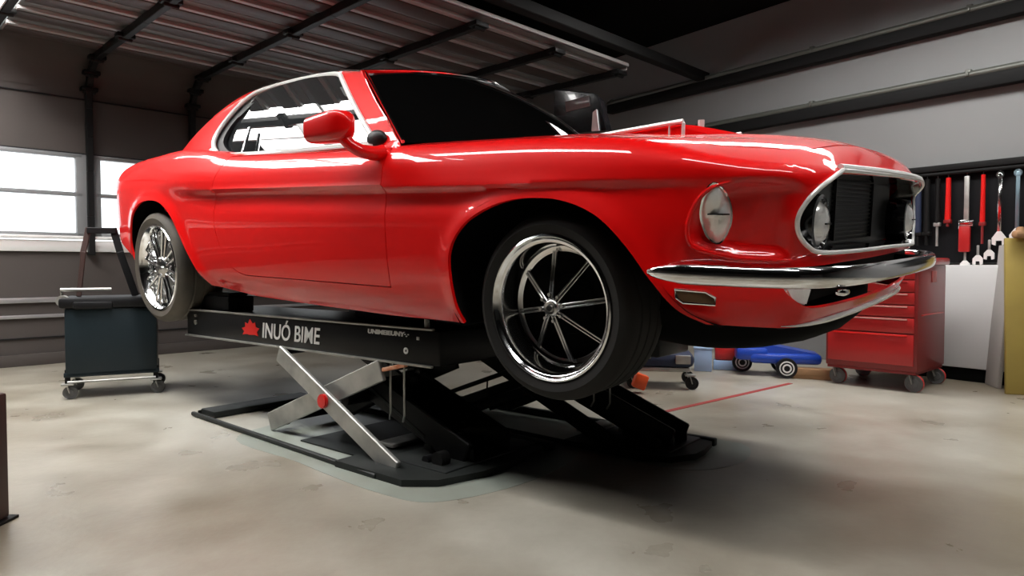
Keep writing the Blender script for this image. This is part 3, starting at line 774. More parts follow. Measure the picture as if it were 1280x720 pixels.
# garage-door wall: panes are set in frames
pit = .89; a0 = .665; bays = range(-9, 7)
ZW0, ZW1 = 1.13, 1.83
b = B()
b.box(gp(-1, -.06, 0) * 1 + V((0, 0, .52)), (14.0, .10, 1.04), 0, GROT)
b.box(gp(-1, -.06, 0) + V((0, 0, 2.22)), (14.0, .10, .76), 0, GROT)
b.box(gp(-1, -.06, 0) + V((0, 0, 2.97)), (14.0, .10, .76), 0, GROT)
b.box(gp(4.9, -.06, 0) + V((0, 0, 1.45)), (2.4, .10, .84), 0, GROT)
b.box(gp(-4.15, -.06, 0) + V((0, 0, 1.45)), (7.84, .10, .84), 0, GROT)
o = b.build('wall_left', M['doorpanel'], smooth=False, kind='structure')
b = B()
for z, h_, t_ in ((2.34, .012, .012), (.235, .012, .01), (1.845, .03, .03)): b.box(gp(-1, .0, z), (14.0, t_, h_), .002, GROT)
b.build('trim_1', M['black'], kind='structure')
b = B()
for z, h_, t_ in ((.56, .045, .03), (.42, .03, .02)): b.box(gp(-1, .01, z), (14.0, t_, h_), .006, GROT)
b.build('trim_2', M['rail_silver'], kind='structure')
b = B(); b.box(gp(-1, .0, 1.03), (14.0, .05, .10), .006, GROT); b.box(gp(-1, .015, 1.105), (14.0, .09, .03), .004, GROT); b.build('trim_3', M['bright'], kind='structure')  # sill kept bright: light from the windows put into its colour
b = B(); b.box(gp(-1, .02, .05), (14.0, .02, .10), .004, GROT); b.build('baseboard_left', M['doorpanel'], kind='structure')
wi_ = 0
for k in bays:
    x0 = a0 + k * pit + .085; x1 = a0 + (k + 1) * pit - .105
    if x1 > 3.9 or x0 < -.6: continue
    wi_ += 1
    b = B(); xc = (x0 + x1) / 2; wd = x1 - x0
    for z in (ZW0, 1.49, ZW1): b.box(gp(xc, 0, z), (wd + .10, .07, .035), .005, GROT)
    for x in (x0 - .045, x1 + .05): b.box(gp(x, 0, (ZW0 + ZW1) / 2), (.10, .07, ZW1 - ZW0 + .03), .006, GROT)
    f = b.build('window_%d' % wi_, M['doorframe'], kind='structure')
    b = B(); b.box(gp(xc, -.01, 1.48), (wd, .006, .70), 0, GROT); b.build('pane', M['winglass'], f)

# tracks and overhead panel
HP = 2.72
def track_pts(a, off=.05, h=HP - .06):
    P = [gp(a, off, z) for z in (.95, 1.3, 1.7, 2.0, 2.25)]
    r = .33
    for i in range(1, 10):
        t = i / 10 * PI / 2; P.append(gp(a, off + r - r * math.cos(t), h - r + r * math.sin(t)))
    P += [gp(a, n, h) for n in (.6, 1.1, 1.6, 2.1, 2.7, 3.25)]
    return P
track_as = [a0 + k * pit for k in (-.86, 0, 1, 2, 3, 4)]
names = ['at the far left edge of the photo', 'running down between the two nearest windows', 'curving down just left of the car roof', 'passing over the rear of the car roof', 'passing above the car windscreen', 'along the far end of the overhead panel']
for a, nm in zip(track_as, names):
    P = track_pts(a); T = empty('door_track', 'dark steel curved door track ' + nm, 'door track', gp(a, 0, 0), group='curved garage door tracks')
    T.location = gp(a, .05, .95); 
    b = B()
    for p, q in zip(P, P[1:]): b.bar(p - T.location, q - T.location, .065, .05, .004, up=(-N.y, N.x, 0) if False else tuple(U))
    b.build('rail', M['darksteel'], T)
    for j in (6, 9, 13, 15, 17, 19):
        if j < len(P):
            b = B(); c = P[j] - T.location
            b.box(c + V((0, 0, -.01)), (.13, .09, .035), .006, GROT); b.cyl(c + U * .05 + V((0, 0, -.03)), c - U * .05 + V((0, 0, -.03)), .018, seg=12); b.build('roller_bracket', M['darksteel'], T)
# overhead sectional panel
root = empty('overhead_door', 'open sectional garage door lying ribbed side down under the ceiling', 'garage door', gp(0, 1.5, HP))
a_lo, a_hi = -.02, 4.30
Lp = a_hi - a_lo; ac = (a_lo + a_hi) / 2
# curved lead-in
b = B(); rows = []
for i in range(11):
    t = i / 10 * PI / 2; n_ = .0 + .34 - .34 * math.cos(t); z = HP + .02 - .34 + .34 * math.sin(t)
    rows.append([gp(a_lo, n_, z) - root.location, gp(a_hi, n_, z) - root.location])
b.grid(rows)
cv = b.build('curved_section', M['doorpanel'], root)
secs = 7; n0 = .34; dn = (3.28 - n0) / secs
for i in range(secs):
    b = B(); c = n0 + dn * (i + .5)
    b.box(gp(ac, c, HP + .02) - root.location, (Lp, dn - .008, .04), .004, GROT)
    sct = b.build('door_section', M['ribpanel'], root)
    for j in (0,):
        b = B(); nn = n0 + dn * (i + .45)
        b.box(gp(ac, nn, HP - .018) - root.location, (Lp, .17, .036), .010, GROT); rb = b.build('rib', M['rib'], sct)
        b = B(); b.box(gp(ac, nn + .112, HP - .014) - root.location, (Lp, .05, .028), .003, GROT); b.build('rib_edge', M['ribedge'], sct)
b = B(); b.box(gp(ac, 3.30, HP + .012) - root.location, (Lp, .014, .03), .003, GROT); b.build('edge_strip', M['ribedge'], root)
b = B(); b.box(gp(a_hi + .01, 1.8, HP - .01) - root.location, (.012, 2.95, .03), .003, GROT); b.build('end_strip', M['ribedge'], root)
# roof beam
def onright(a, z):   # distance of the right wall along U at depth n
    return 0
bb0 = V((2.03, 7.24, 2.83)); b = B(); b.bar(bb0 - U * 6.5, bb0 + U * .02, .10, .09, .006); o = b.build('roof_beam', M['beam'], kind='structure'); o.name = 'trim_4'
# wall pipes on the right wall
def railpipe(z, name, lab, s0, s1, drop):
    T = empty(name, lab, 'pipe', rp(0, .05, z), group=None); L0 = T.location.copy()
    b = B(); b.cyl(rp(s0, .07, z) - L0, rp(s1, .07, z) - L0, .028, seg=16); b.build('pipe', M['pipe'], T)
    b = B(); b.box(rp((s0 + s1) / 2, .05, z - drop) - L0, (abs(s1 - s0), .10, .10), .01, RROT); b.build('shadow_band', M['beam'], T)  # dark box put in for the shadow band below the pipe
    for s_ in np.arange(s0 + .5, s1, 1.25):
        b = B(); b.box(rp(s_, .045, z - .02) - L0, (.04, .09, .12), .006, RROT); b.box(rp(s_, .105, z) - L0, (.02, .012, .03), .003, RROT); b.build('bracket', M['pipe'], T)
railpipe(2.80, 'wall_pipe', 'upper of two long olive pipes along the grey right wall', -3.0, 3.8, .07)
railpipe(2.31, 'wall_pipe', 'lower of two long olive pipes along the grey right wall', -3.0, 3.2, .07)

# rest of the shell behind the camera: wall with a wide open doorway
W2 = Pn[2:]; b = B(); wallbox(b, Pn[2], Pn[3], 0, CEIL, side=1); b.build('wall_far_right', M['wall'], smooth=False, kind='structure')
p, q = Pn[3], Pn[4]; d_ = (q - p); b = B()
wallbox(b, p, q, 0, CEIL)
b.build('wall_front', M['darkwall'], smooth=False, kind='structure')
b = B(); wallbox(b, Pn[4], Pn[0], 0, CEIL); b.build('wall_far_left', M['wall'], smooth=False, kind='structure')

# ceiling lamps
def ledlamp(p, q, wdt, lab, grp):
    p = V(p); q = V(q); c = (p + q) / 2; T = empty('ceiling_lamp', lab, 'ceiling lamp', c, math.atan2((q - p).y, (q - p).x), group=grp); L = (q - p).length
    b = B(); b.box((0, 0, .035), (L + .04, wdt + .04, .05), .01); b.build('housing', M['housing'], T)
    b = B()
    for k in (-1, 1): b.box((0, k * (wdt / 2 + .012), -.02), (L + .04, .012, .10 if wdt < .4 else .06), .003); b.box((k * (L / 2 + .012), 0, -.02), (.012, wdt + .03, .08), .003)
    b.build('shade', M['housing'], T)  # skirts added to keep sideways light off the upper wall
    b = B(); b.box((0, 0, .004), (L, wdt, .02), .004); b.build('diffuser', M['led'], T)
    for k in (-.35, .35):
        b = B(); b.cyl((k * L, 0, .05), (k * L, 0, CEIL - c.z), .006, seg=8); b.build('hanger', M['satin'], T)
cx = V((.774, -.634, 0)); cy = V((.634, .774, 0)); c0_ = V((-.2, 3.3, 0))
def cp_(x, y, z): return c0_ + cx * x + cy * y + V((0, 0, z))
LAMPS = [((-1.6, -1.3), (.6, -1.3), .22, 'long white lamp over the near side of the car door'), ((1.2, -1.3), (3.4, -1.3), .22, 'long white lamp over the near side of the car nose'),
 ((1.9, .3), (3.9, .3), .22, 'long white lamp in front of the car nose'), ((-.4, 2.5), (2.8, 2.5), .46, 'added unseen wide lamp brightening the floor between the car and the tool chest')]  # last lamp is unseen, added to brighten the floor and right wall
for a, d, w_, l_ in LAMPS: ledlamp(cp_(a[0], a[1], 3.1), cp_(d[0], d[1], 3.1), w_, l_, 'long ceiling lamps')
for i, (ox, oy) in enumerate(((-.62, -.34), (.62, -.34), (-.62, .34), (.62, .34))):
    c = V((-3.15, 3.95, 3.12)) + cx * ox + cy * oy  # unseen panels, added to give the side glass its white reflection
    ledlamp(c - cx * .59, c + cx * .59, .62, 'added unseen lamp panel left of the overhead door, ' + ['outer row towards the tail', 'outer row towards the nose', 'inner row towards the tail', 'inner row towards the nose'][i], 'added lamp panels reflected in the side glass')
pA = gp(-.20, .25, 2.70); pB = gp(-.20, 2.2, 2.70)
ledlamp(pA, pB, .10, 'slim white lamp at the upper left corner of the photo', 'slim lamp')

# ================================================================== THE LIFT
O_ = V((-.306, 2.75, 0)); LR = math.atan2(-.634, .774)
def text_mesh(s, size, name, m, parent, mw, ext=.001, shear=0., sx=1., width=None):
    cu = bpy.data.curves.new(name, 'FONT'); cu.body = s; cu.size = size; cu.extrude = ext; cu.shear = shear; cu.align_x = 'LEFT'; cu.offset = .0012
    t = bpy.data.objects.new(name + '_tmp', cu); C.objects.link(t); dg = bpy.context.evaluated_depsgraph_get()
    me = bpy.data.meshes.new_from_object(t.evaluated_get(dg)); bpy.data.objects.remove(t)
    me.materials.clear(); me.materials.append(m)
    if width: sx = width / max(v.co.x for v in me.vertices)
    me.transform(mw @ Matrix.Diagonal((sx, 1, 1, 1)))
    o = bpy.data.objects.new(name, me); C.objects.link(o); o.parent = parent; return o
def lift(shift, sy, near):
    T = empty('scissor_lift', 'black scissor lift ' + ('nearest the camera with white lettering on its platform' if near else 'farther from the camera, standing behind the front wheel'), 'car lift', O_ + cx * shift + cy * sy, LR, 'pair of scissor lifts')
    X = lambda t: -t
    # platform
    b = B(); b.box((-1.06, .27, .515), (2.16, .54, .145), .012)
    b.prism([(-2.14, .02), (-2.24, .06), (-2.24, .48), (-2.14, .52)], .09, Matrix.Translation((0, 0, .49)))
    pf = b.build('platform', M['liftblack'], T)
    b = B(); b.box((-1.08, .004, .592), (2.12, .02, .010), .003); b.box((-1.08, -.004, .440), (2.12, .014, .010), .002); b.build('platform_edge', M['satin'], pf)
    if near:
        mw = Matrix.Translation((-1.715, -.003, .478)) @ Matrix.Rotation(PI / 2, 4, 'X')
        mw = Matrix.Translation((-1.30, -.003, .478)) @ Matrix.Rotation(PI / 2, 4, 'X')
        text_mesh('INUÓ BIME', .112, 'lettering', M['white'], pf, mw, .0012, .12, .80, .516)
        mw = Matrix.Translation((-.43, -.003, .555)) @ Matrix.Rotation(PI / 2, 4, 'X')
        text_mesh('UNIMEIEUNY\u00b7.·', .026, 'small_lettering', M['white'], pf, mw, .0012, .1, .95, .27)
        b = B(); b.lathe([(.006, -.004), (.014, -.004), (.014, 0), (.006, 0)], 20, Matrix.Translation((-.18, 0, .495)), closed=True); b.box((-.105, -.003, .552), (.016, .003, .014), .001); b.build('round_mark', M['white'], pf)
        leaf = [(0, -.018), (.03, -.016), (.046, -.020), (.040, -.004), (.052, .010), (.036, .014), (.030, .034), (.018, .026), (.004, .044), (-.006, .024), (-.022, .030), (-.020, .012), (-.040, .006), (-.026, -.006), (-.036, -.020), (-.012, -.016)]
        b = B(); b.prism([(a * 1.9, c * 1.35) for a, c in leaf], .003, Matrix.Translation((-1.425, 0, .508)) @ Matrix.Rotation(PI / 2, 4, 'X')); b.build('leaf_mark', M['logored'], pf)
        b = B(); b.cyl((-2.02, -.008, .52), (-2.02, .0, .52), .014, seg=12); b.cyl((-2.02, -.008, .56), (-2.02, .0, .56), .008, seg=12); b.build('bolt', M['satin'], pf)
        b = B(); b.cyl((-.085, .03, .58), (-.085, .03, .65), .012, seg=12); b.build('stop_pin', M['satin'], pf)
    # arms: two crossing pairs, outer and inner
    for y0, m in ((.02, M['satin']), (.48, M['liftblack'])):
        b = B(); b.bar((-.14, y0 - (.11 if y0 < .1 else .05), .012), (-1.09, y0 - .05, .415), .085, .022, .004, up=(0, -1, 0)); b.build('scissor_arm', m if near else M['liftblack'], T)
        b = B(); b.bar((-1.22, y0 - .025, .045), (-.33, y0 - .025, .400), .095, .022, .004, up=(0, -1, 0)); b.build('scissor_arm', m if near else M['liftblack'], T)
    b = B(); b.cyl((-.60, .0, .235), (-.60, .5, .235), .028, seg=16); b.build('pivot_shaft', M['liftblack'], T)
    b = B(); b.cyl((-.665, -.085, .232), (-.665, -.04, .232), .034, r2=.030, seg=18, bev=.004); b.build('pivot_cap', M['redplastic'] if near else M['liftblack'], T)
    for x, z in ((-.09, .04), (-1.20, .05), (-1.12, .42), (-.27, .42)):
        b = B(); b.cyl((x, .02, z), (x, .50, z), .020, seg=12); b.build('cross_shaft', M['liftblack'], T)
    b = B(); b.bar((-.98, .27, .08), (-.42, .27, .33), .07, .07, .006); b.build('hydraulic_cylinder', M['liftblack'], T)
    b = B(); b.bar((-.55, .27, .27), (-.36, .27, .36), .035, .035, .01); b.build('piston_rod', M['chrome'], T)
    b = B(); b.bar((.04, .14, .05), (-.62, .14, .30), .13, .03, .006, up=(0, -1, 0)); b.bar((.04, .40, .05), (-.62, .40, .30), .13, .03, .006, up=(0, -1, 0)); b.build('inner_link', M['liftblack'], T)
    if near: b = B(); b.bar((-.62, .27, .30), (-.20, .27, .10), .30, .02, .004); b.build('guard_plate', M['baseblack'], T)
    for x in (-.34, -.25): 
        b = B(); b.tube([(x, .05, .43), (x, .05, .20), (x - .02, .06, .17)], .005, 6); b.build('hose', M['satin'], T)
    # base frame
    b = B()
    b.bar((-1.87, -.10, .015), (-.15, -.185, .012), .022, .022, .005); b.box((-.83, .60, .018), (1.95, .06, .036), .006)
    b.box((-.10, .27, .02), (.36, .60, .03), .008); b.box((-1.78, .27, .02), (.16, .66, .036), .008)
    if near: b.box((-.45, .27, .004), (.9, .62, .008))
    b.box((-.05, .16, .05), (.20, .02, .06), .004); b.box((-.05, .40, .05), (.20, .02, .06), .004); b.box((-.18, .28, .06), (.05, .32, .03), .006)
    b.prism([(-.42, -.19), (.0, -.19), (.11, -.10), (.17, .10), (.17, .27), (.14, .54), (.06, .61), (-.42, .61)], .028); b.prism([(-1.85, -.08), (-1.88, .0), (-1.88, .54), (-1.85, .62)], .03)
    b.build('base_frame', M['baseblack'], T)
    b = B(); b.box((-.40, .27, .045), (.10, .40, .018), .004); b.box((-.22, .27, .065), (.05, .20, .02), .004); b.build('cross_plate', M['satin'], T)
    for x in (-1.16, .0):
        b = B(); b.cyl((x - .02, .02, .055), (x - .02, .07, .055), .032, seg=16); b.build('roller', M['darksteel'], T)
    if near:
        b = B(); b.bar((-.33, .0, .40), (-.18, .0, .435), .02, .018, .003); b.build('rust_strip', M['brownrust'], T)
    return T
near_lift = lift(0, 0, True); far_lift = lift(.55, .82, False); far_lift.scale = (1, .56, 1)
# far lift extras: lowered side rail seen under the car
ex_ = far_lift
b = B(); b.bar((-1.31, -.22, .04), (-.45, -.22, .36), .05, .07, .006, up=(0, -1, 0)); b.build('side_rail', M['liftblack'], ex_)
b = B(); b.tube([(-1.22, -.30, .07), (-1.20, -.30, .15), (-.50, -.30, .41)], .012, 8); b.tube([(-.86, -.29, .19), (-.86, -.28, .27)], .006, 6); b.build('grab_rail', M['liftblack'], ex_)
b = B(); b.box((-1.66, .10, .05), (.42, .40, .09), .035); b.build('ramp_end', M['baseblack'], ex_)
# sealant outlines around both bases
for sh, sy in ((0, 0), (.55, .86)):
    b = B(); P = [(-1.25, -.16), (-.6, -.25), (.0, -.29), (.24, -.20), (.34, .20), (.26, .64), (.0, .70), (-1.2, .66)]
    P = spl2([(x, y if sh == 0 else y * .6) for x, y in P], 6, True); b.prism(P, .001); o = b.build('floor_patch', M['sealant'], smooth=False); o.location = O_ + cx * sh + cy * sy; o.rotation_euler = (0, 0, LR)
    tag(o, 'pale green sealant patch on the floor under the ' + ('nearer scissor lift' if sh == 0 else 'farther scissor lift'), 'floor patch')
# blocks on the platform
b = B(); b.box((0, 0, .045), (.32, .16, .09), .008); b.box((0, 0, .10), (.26, .12, .02), .006)
o = b.build('lift_block', M['liftblack']); o.location = O_ - cx * 1.90 + cy * .13 + V((0, 0, .5875)); o.rotation_euler = (0, 0, LR); tag(o, 'black rubber lift block on the platform near the rear wheel', 'block')
b = B(); b.box((0, 0, .03), (.5, .20, .06), .01)
o = b.build('lift_pad', M['black']); o.location = O_ - cx * .6 + cy * .35 + V((0, 0, .5875)); o.rotation_euler = (0, 0, LR); tag(o, 'flat black pad between the platform and the car sill', 'pad')

# ================================================================== EQUIPMENT
def caster(T, x, y, r=.05, m='wheelrub', rz=0., w=.03):
    b = B(); b.box((x, y, r * 2 + .012), (.07, .07, .012), .003); b.bar((x, y - w * .7, r * 2), (x + r * .3, y - w * .7, r), .006, r * .9, .001, up=(0, 1, 0)); b.bar((x, y + w * .7, r * 2), (x + r * .3, y + w * .7, r), .006, r * .9, .001, up=(0, 1, 0))
    f = b.build('caster', M['satin'], T)
    b = B(); b.lathe([(0, -w / 2), (r * .5, -w / 2), (r * .55, -w * .4), (r * .8, -w * .4), (r * .95, -w / 2), (r, -w * .3), (r, w * .3), (r * .95, w / 2), (r * .8, w * .4), (r * .5, w / 2), (0, w / 2)], 24, Matrix.Translation((x + r * .3, y, r))); wl = b.build('wheel', M[m], f); return f
# dark cart on the left: local x right, y away
T = empty('tool_cart', 'dark teal rolling cart with a black lid and casters beneath the windows', 'cart', (-2.70, 4.62, 0), .46)
b = B(); b.box((0, 0, .36), (.52, .40, .44), .01); b.box((0, -.19, .155), (.54, .02, .03), .004); cbd = b.build('body', M['teal'], T)
for x in (-.25, .25):
    for y in (-.18, .18):
        b = B(); b.box((x, y, .14), (.03, .03, .10), .004); b.build('leg', M['darksteel'], T); caster(T, x, y, .042)
b = B(); b.tube([(-.25, -.2, .11), (.25, -.2, .11)], .008); b.tube([(-.25, .18, .11), (.25, .18, .11)], .008); b.tube([(-.25, -.18, .13), (-.25, .18, .13)], .008); b.tube([(.25, -.18, .13), (.25, .18, .13)], .008); b.build('base_rail', M['satin'], T)
b = B(); b.box((.0, 0, .615), (.58, .44, .07), .02); b.box((-.10, -.21, .60), (.22, .04, .05), .012); b.build('lid', M['black'], T)
b = B(); b.tube([(-.28, -.10, .66), (-.28, -.16, .70), (.0, -.16, .70)], .012); b.cyl((-.27, -.2, .63), (-.27, -.12, .63), .035); b.build('push_handle', M['satin'], T)
T2 = empty('leather_bag_frame', 'dark folded brown strap frame standing up from the cart lid', 'strap', (-2.72, 4.60, .65), .46)
b = B(); b.bar((-.17, -.02, .0), (-.14, 0, .30), .03, .016, .004, up=(0, -1, 0)); b.bar((-.145, 0, .28), (-.11, .02, .46), .035, .014, .004, up=(0, -1, 0)); b.build('strap', M['strap'], T2)
b = B(); b.bar((.16, -.02, .0), (.07, 0, .30), .045, .016, .004, up=(0, -1, 0)); b.bar((.075, 0, .28), (.03, .02, .46), .045, .014, .004, up=(0, -1, 0)); b.build('strap', M['black'], T2)
b = B(); b.bar((-.12, .01, .44), (.05, .01, .44), .03, .04, .004, up=(0, 0, 1)); b.build('top_bar', M['black'], T2)

# red tool chest on the right: local x to the right along its front (front faces -y)
fx = V((.68, -.733, 0)); fyv = V((.733, .68, 0))
corner_fr = V((2.70, 4.53, 0)); T = empty('tool_chest', 'red rolling tool chest with drawers beside the car nose', 'tool chest', corner_fr - fx * .30 + fyv * .30, math.atan2(fx.y, fx.x))
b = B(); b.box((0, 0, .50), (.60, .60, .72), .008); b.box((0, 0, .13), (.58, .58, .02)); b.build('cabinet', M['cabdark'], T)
b = B(); b.box((0, 0, .885), (.64, .64, .05), .012); b.box((.10, -.1, .915), (.16, .10, .02), .006); b.build('top_tray', M['cabred'], T)
z = .845
for i, h_ in enumerate((.085, .085, .085, .085, .11, .22)):
    b = B(); b.box((0, -.306, z - h_ / 2), (.56, .014, h_ - .008), .004); dr = b.build('drawer', M['cabred'], T)
    b = B(); b.box((0, -.318, z - .014), (.48, .012, .010), .003); b.build('handle', M['cabred'] if i < 2 else M['palehandle'], dr) if i < 5 else b.build('handle', M['redplastic'], dr)
    z -= h_
b = B(); b.box((.303, .02, .78), (.006, .10, .08), .002); b.build('side_label', M['whitepanel'] if False else mat('faded_pink_label', (.45, .10, .09), .5), T)
b = B(); b.box((.305, .0, .52), (.012, .46, .010), .003); b.build('side_handle', M['cabred'], T)
for x in (-.25, .25):
    for y in (-.24, .24):
        f = caster(T, x, y, .058, 'wheelrub', w=.04)
        b = B(); b.lathe([(.059, -.012), (.061, 0), (.059, .012)], 24, Matrix.Translation((x + .0174, y, .058))); b.build('caster_band', M['redplastic'], f)

# tool board and what hangs from it
T = empty('tool_board', 'long black wall board with a dark top rail holding hanging tools', 'tool board', rp(.1, .03, .85))
b = B(); b.box(rp(.1, .03, 1.24) - T.location, (2.6, .03, .72), .004, RROT); b.build('board', M['pegboard'], T)
b = B(); b.box(rp(.1, .06, 1.62) - T.location, (2.64, .08, .05), .01, RROT); b.cyl(rp(-1.2, .09, 1.575) - T.location, rp(1.4, .09, 1.575) - T.location, .014); b.build('top_rail', M['beam'], T)
# px -> position along the right wall
def s_at(px):
    k = (px - 640) / 853; return (R0.x - k * R0.y) / (k * UR.y - UR.x)
def hook(T, c, z):
    b = B(); b.tube([V((0, 0, .0)), V((0, 0, .03))], .004, 6); b.box((0, 0, .035), (.03, .02, .02), .004); b.build('hook', M['chrome'], T)
def hang(name, px, lab, cat, grp, fnb):
    s_ = s_at(px); d = (rp(s_, .09, 0)).y; z = 1.54
    T = empty(name, lab, cat, rp(s_, .09, z), RROT + PI, grp)
    hook(T, 0, 0); fnb(T); return T
GRP = 'hand tools hanging on the black wall board'
def handle_tool(m1, L1, L2, m2='satin', r=.02):
    def f(T):
        b = B(); b.cyl((0, 0, 0), (0, 0, -L1), r * .8, r2=r, seg=12, bev=.003); b.build('grip', M[m1], T)
        b = B(); b.cyl((0, 0, -L1), (0, 0, -L1 - L2), r * .5, seg=10); b.box((0, 0, -L1 - .01), (r * 2.4, r * 1.6, .03), .005); b.build('shank', M[m2], T)
    return f
def wrench(m1, L):
    def f(T):
        b = B(); b.box((0, 0, -L / 2), (.026, .010, L), .004)
        b.lathe([(.014, -.006), (.026, -.006), (.028, 0), (.026, .006), (.014, .006), (.013, 0)], 20, Matrix.Translation((0, 0, -.01)), closed=True)
        b.build('shaft', M[m1], T)
        pl = [(-.045, -.045), (-.020, -.055), (-.018, -.02), (.018, -.02), (.020, -.055), (.045, -.045), (.046, .0), (.026, .03), (.012, .05), (-.012, .05), (-.026, .03), (-.046, .0)]
        b = B(); b.prism(pl, .014, Matrix.Translation((0, .007, -L - .02)) @ Matrix.Rotation(PI / 2, 4, 'X'), .002); b.build('jaw', M['bright'], T)
    return f
hang('screwdriver', 1176, 'dark grey slim tool nearest the car nose on the black tool board', 'tool', GRP, handle_tool('darksteel', .35, .18, r=.02))
hang('screwdriver', 1189, 'red handled straight tool, leftmost red one on the black tool board', 'tool', GRP, handle_tool('redplastic', .33, .05, 'cabdark', r=.022))
def bolt_cutter(T):
    b = B(); b.box((0, 0, -.17), (.035, .015, .34), .005); b.build('bar', M['satin'], T)
    b = B(); b.box((0, 0, -.36), (.10, .03, .05), .008); b.cyl((-.045, 0, -.34), (-.045, 0, -.40), .010); b.build('collar', M['chrome'], T)
    b = B(); b.box((-.01, 0, -.48), (.08, .03, .20), .012); b.build('grip', M['cabred'], T)
hang('pipe_cutter', 1212, 'grey shafted tool with a chrome collar and dark red grip on the board', 'tool', GRP, bolt_cutter)
hang('breaker_bar', 1232, 'red bar tool between two chrome tools on the board', 'tool', GRP, handle_tool('redplastic', .36, .16, 'cabdark', r=.018))
hang('wrench', 1253, 'long chrome open-ended wrench hanging on the black tool board', 'wrench', GRP, wrench('chrome', .46))
hang('wrench', 1275, 'bluish steel wrench at the right edge of the photo', 'wrench', GRP, wrench('toolblue', .44))
for px, L, wd in ((1210, .64, 0), (1226, .60, 0), (1240, .56, 0)):
    s_ = s_at(px); T = empty('short_wrench', ['small chrome wrench head low on the board below the dark red grip', 'small chrome wrench head low on the board below the red bar', 'small chrome wrench head low on the board beside the long wrench'][(1210, 1226, 1240).index(px)], 'wrench', rp(s_, .07, 1.54 - L + .06), RROT + PI, GRP)
    b = B(); b.box((0, 0, -.04), (.018, .008, .10), .003); b.build('shaft', M['satin'], T)
    b = B(); b.prism([(-.035, -.035), (-.015, -.04), (-.013, -.012), (.013, -.012), (.015, -.04), (.035, -.035), (.034, .01), (.012, .035), (-.012, .035), (-.034, .01)], .012, Matrix.Translation((0, .006, -.10)) @ Matrix.Rotation(PI / 2, 4, 'X'), .002); b.build('jaw', M['bright'], T)
for px, nm in ((1152, 'navy'), (1163, 'darksteel')):
    hang('dark_rod_tool', px, 'dark ' + ('navy' if nm == 'navy' else 'grey') + ' rod hanging beside the car grille on the black board', 'tool', GRP, handle_tool(nm, .42, .10, 'darksteel', r=.026))

# low white cabinet under the tool board, boards leaning at the right edge
T = empty('white_cabinet', 'plain off-white low cabinet under the black tool board', 'cabinet', rp(.0, .17, 0), RROT)
b = B(); b.box((.17, 0, .48), (1.06, .30, .76), .006); b.build('cabinet_body', M['whitepanel'], T)
b = B(); b.box((.17, 0, .05), (1.02, .26, .10), .004); b.build('plinth', M['under'], T)
bd = B(); bd.box((0, 0, .52), (.26, .03, 1.04), .003, Matrix.Rotation(-.06, 4, 'X')); o = bd.build('leaning_board', M['yellow']); o.location = (3.42, 4.52, 0); o.rotation_euler = (0, 0, -.25)
tag(o, 'ochre yellow board standing upright at the right edge of the photo', 'board')
b = B()
bd = B(); bd.box((0, 0, .50), (.03, .20, 1.0), .004, Matrix.Rotation(.07, 4, 'Y')); o = bd.build('leaning_sheet', M['greyboard']); o.location = (3.44, 4.80, 0); o.rotation_euler = (0, 0, -.25)
tag(o, 'grey sheet leaning between the white cabinet and the yellow board', 'board')
b = B(); b.box((0, 0, 0), (.09, .06, .05), .018); b.cyl((0, 0, 0), (0, 0, .05), .03, r2=.022, bev=.006); o = b.build('board_clamp', M['wood']); o.location = (3.36, 4.52, 1.062); tag(o, 'pale wooden clamp block on top of the yellow board', 'clamp')

# things seen under the car nose
T = empty('floor_jack', 'blue floor jack with a black and white wheel under the car nose', 'jack', (2.03, 5.35, 0), -.25)
b = B(); b.box((-.14, 0, .17), (.24, .24, .10), .03); b.box((.10, 0, .14), (.52, .26, .08), .03); b.prism([(-.26, 0), (.36, 0), (.34, .05), (-.05, .12), (-.25, .13)], .20, Matrix.Translation((0, .10, .13)) @ Matrix.Rotation(PI / 2, 4, 'X')); b.build('frame', M['bluemet'], T)
for x, y in ((.10, -.17), (.10, .17), (-.20, .10)):
    b = B(); b.lathe([(0, -.025), (.02, -.028), (.03, -.02), (.055, -.02), (.075, -.028), (.078, 0), (.075, .028), (0, .028)], 24, Matrix.Translation((x, y, .078))); wl = b.build('wheel', M['black'], T)
    b = B(); b.lathe([(.022, -.031), (.028, -.033), (.034, -.031), (.028, -.028)], 20, Matrix.Translation((x, y, .078)), closed=True); b.lathe([(.045, -.024), (.050, -.027), (.055, -.024), (.050, -.02)], 20, Matrix.Translation((x, y, .078)), closed=True); b.build('wheel_ring', M['white'], wl)
b = B(); b.cyl((-.16, 0, .2), (-.16, 0, .26), .05); b.build('saddle', M['darksteel'], T)
b = B(); b.box((0, 0, .055), (.36, .10, .05), .004); b.box((0, .0, .015), (.30, .08, .03), .0); o = b.build('wooden_block', M['wood']); o.location = (2.26, 5.15, .03 - .03); o.rotation_euler = (0, 0, -.4); tag(o, 'bare timber block on the floor between the blue jack and red tool chest', 'timber')
T = empty('service_stool', 'low navy creeper seat on chrome casters behind the front tyre', 'creeper', (1.05, 4.85, 0), -.15)
b = B(); b.box((0, 0, .20), (.46, .32, .10), .04); b.build('cushion', M['navy'], T)
b = B(); b.box((0, 0, .135), (.40, .28, .03), .006); b.box((.15, -.17, .21), (.10, .02, .06), .004); b.build('frame', M['satin'], T)
for x in (-.20, .20):
    for y in (-.14, .14): caster(T, x, y, .045, 'black')
o = (lambda b: (b.box((0, 0, .05), (.09, .07, .10), .012, Matrix.Rotation(.35, 4, 'Y')), b.build('orange_box', M['orange']))[1])(B()); o.location = (.86, 4.56, .03); tag(o, 'small bright orange box on the floor by the front tyre', 'box')
T = empty('supply_box', 'light blue box standing left of the blue floor jack', 'box', (1.56, 5.55, 0), -.3)
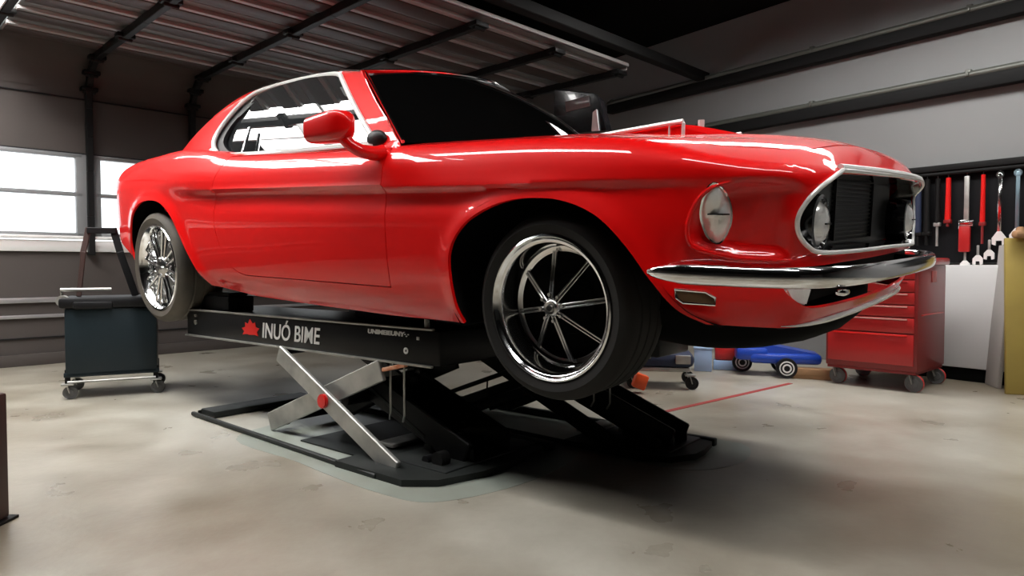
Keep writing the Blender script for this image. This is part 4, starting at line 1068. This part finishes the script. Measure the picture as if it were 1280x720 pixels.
b = B(); b.box((0, 0, .09), (.14, .12, .18), .008); b.build('box_body', M['lightblue'], T); b = B(); b.box((0, 0, .187), (.15, .13, .016), .004); b.build('lid', M['lightblue'], T)
T = empty('red_parts_bin', 'red bin with a pale base between the light blue box and the blue jack', 'bin', (1.78, 5.62, 0), -.3)
b = B(); b.box((0, 0, .14), (.20, .14, .12), .02); b.build('bin', M['cabred'], T); b = B(); b.box((0, 0, .04), (.22, .15, .08), .01); b.build('base', M['lightblue'], T)
b = B(); p = V((.744, 3.836, .0)); q = V((2.022, 4.93, .0)); b.bar(p + V((0, 0, .0015)), q + V((0, 0, .0015)), .035, .003, 0); o = b.build('floor_tape', M['tape'], smooth=False); tag(o, 'thin red tape line on the floor in front of the tool chest', 'floor tape')
# red post at the lower left edge
T = empty('red_stand', 'dark red stand edge at the lower left border of the photo', 'stand', (-1.812, 2.22, 0), 0)
b = B(); b.box((0, 0, .22), (.25, .10, .42), .01); b.build('panel', M['strap'], T); b = B(); b.box((0, 0, .005), (.28, .14, .01), .002); b.build('foot', M['darksteel'], T)
# dark glossy panel behind the windscreen
T = empty('equipment_screen', 'dark glossy angular hooded screen rising behind the car windscreen', 'equipment', (.55, 5.3, 0), -.5)
b = B(); b.box((0, 0, .02), (.5, .4, .04), .01); b.cyl((0, 0, .04), (0, 0, 1.9), .03); b.build('stand', M['darksteel'], T)
b = B(); b.prism([(-.24, 0), (.22, 0), (.15, .26), (.11, .30), (-.22, .37)], .12, Matrix.Translation((0, .06, 1.86)) @ Matrix.Rotation(PI / 2, 4, 'X'), .01); sc3 = b.build('hood', M['gloss'], T)
b = B(); b.box((-.02, -.068, 2.09), (.20, .008, .08), .003, Matrix.Rotation(-.12, 4, 'Y')); b.build('reflection_patch', M['greygloss'], sc3)  # grey inset drawn in for a reflection on the glossy panel
b = B(); b.prism([(.10, 0), (.16, 0), (.14, .16), (.11, .14)], .02, Matrix.Translation((0, -.062, 1.87)) @ Matrix.Rotation(PI / 2, 4, 'X')); b.build('edge_strip', M['housing'], sc3)
# lamp at the upper left
pA = gp(-.12, .7, 2.68); pB = gp(-.12, 2.6, 2.68)
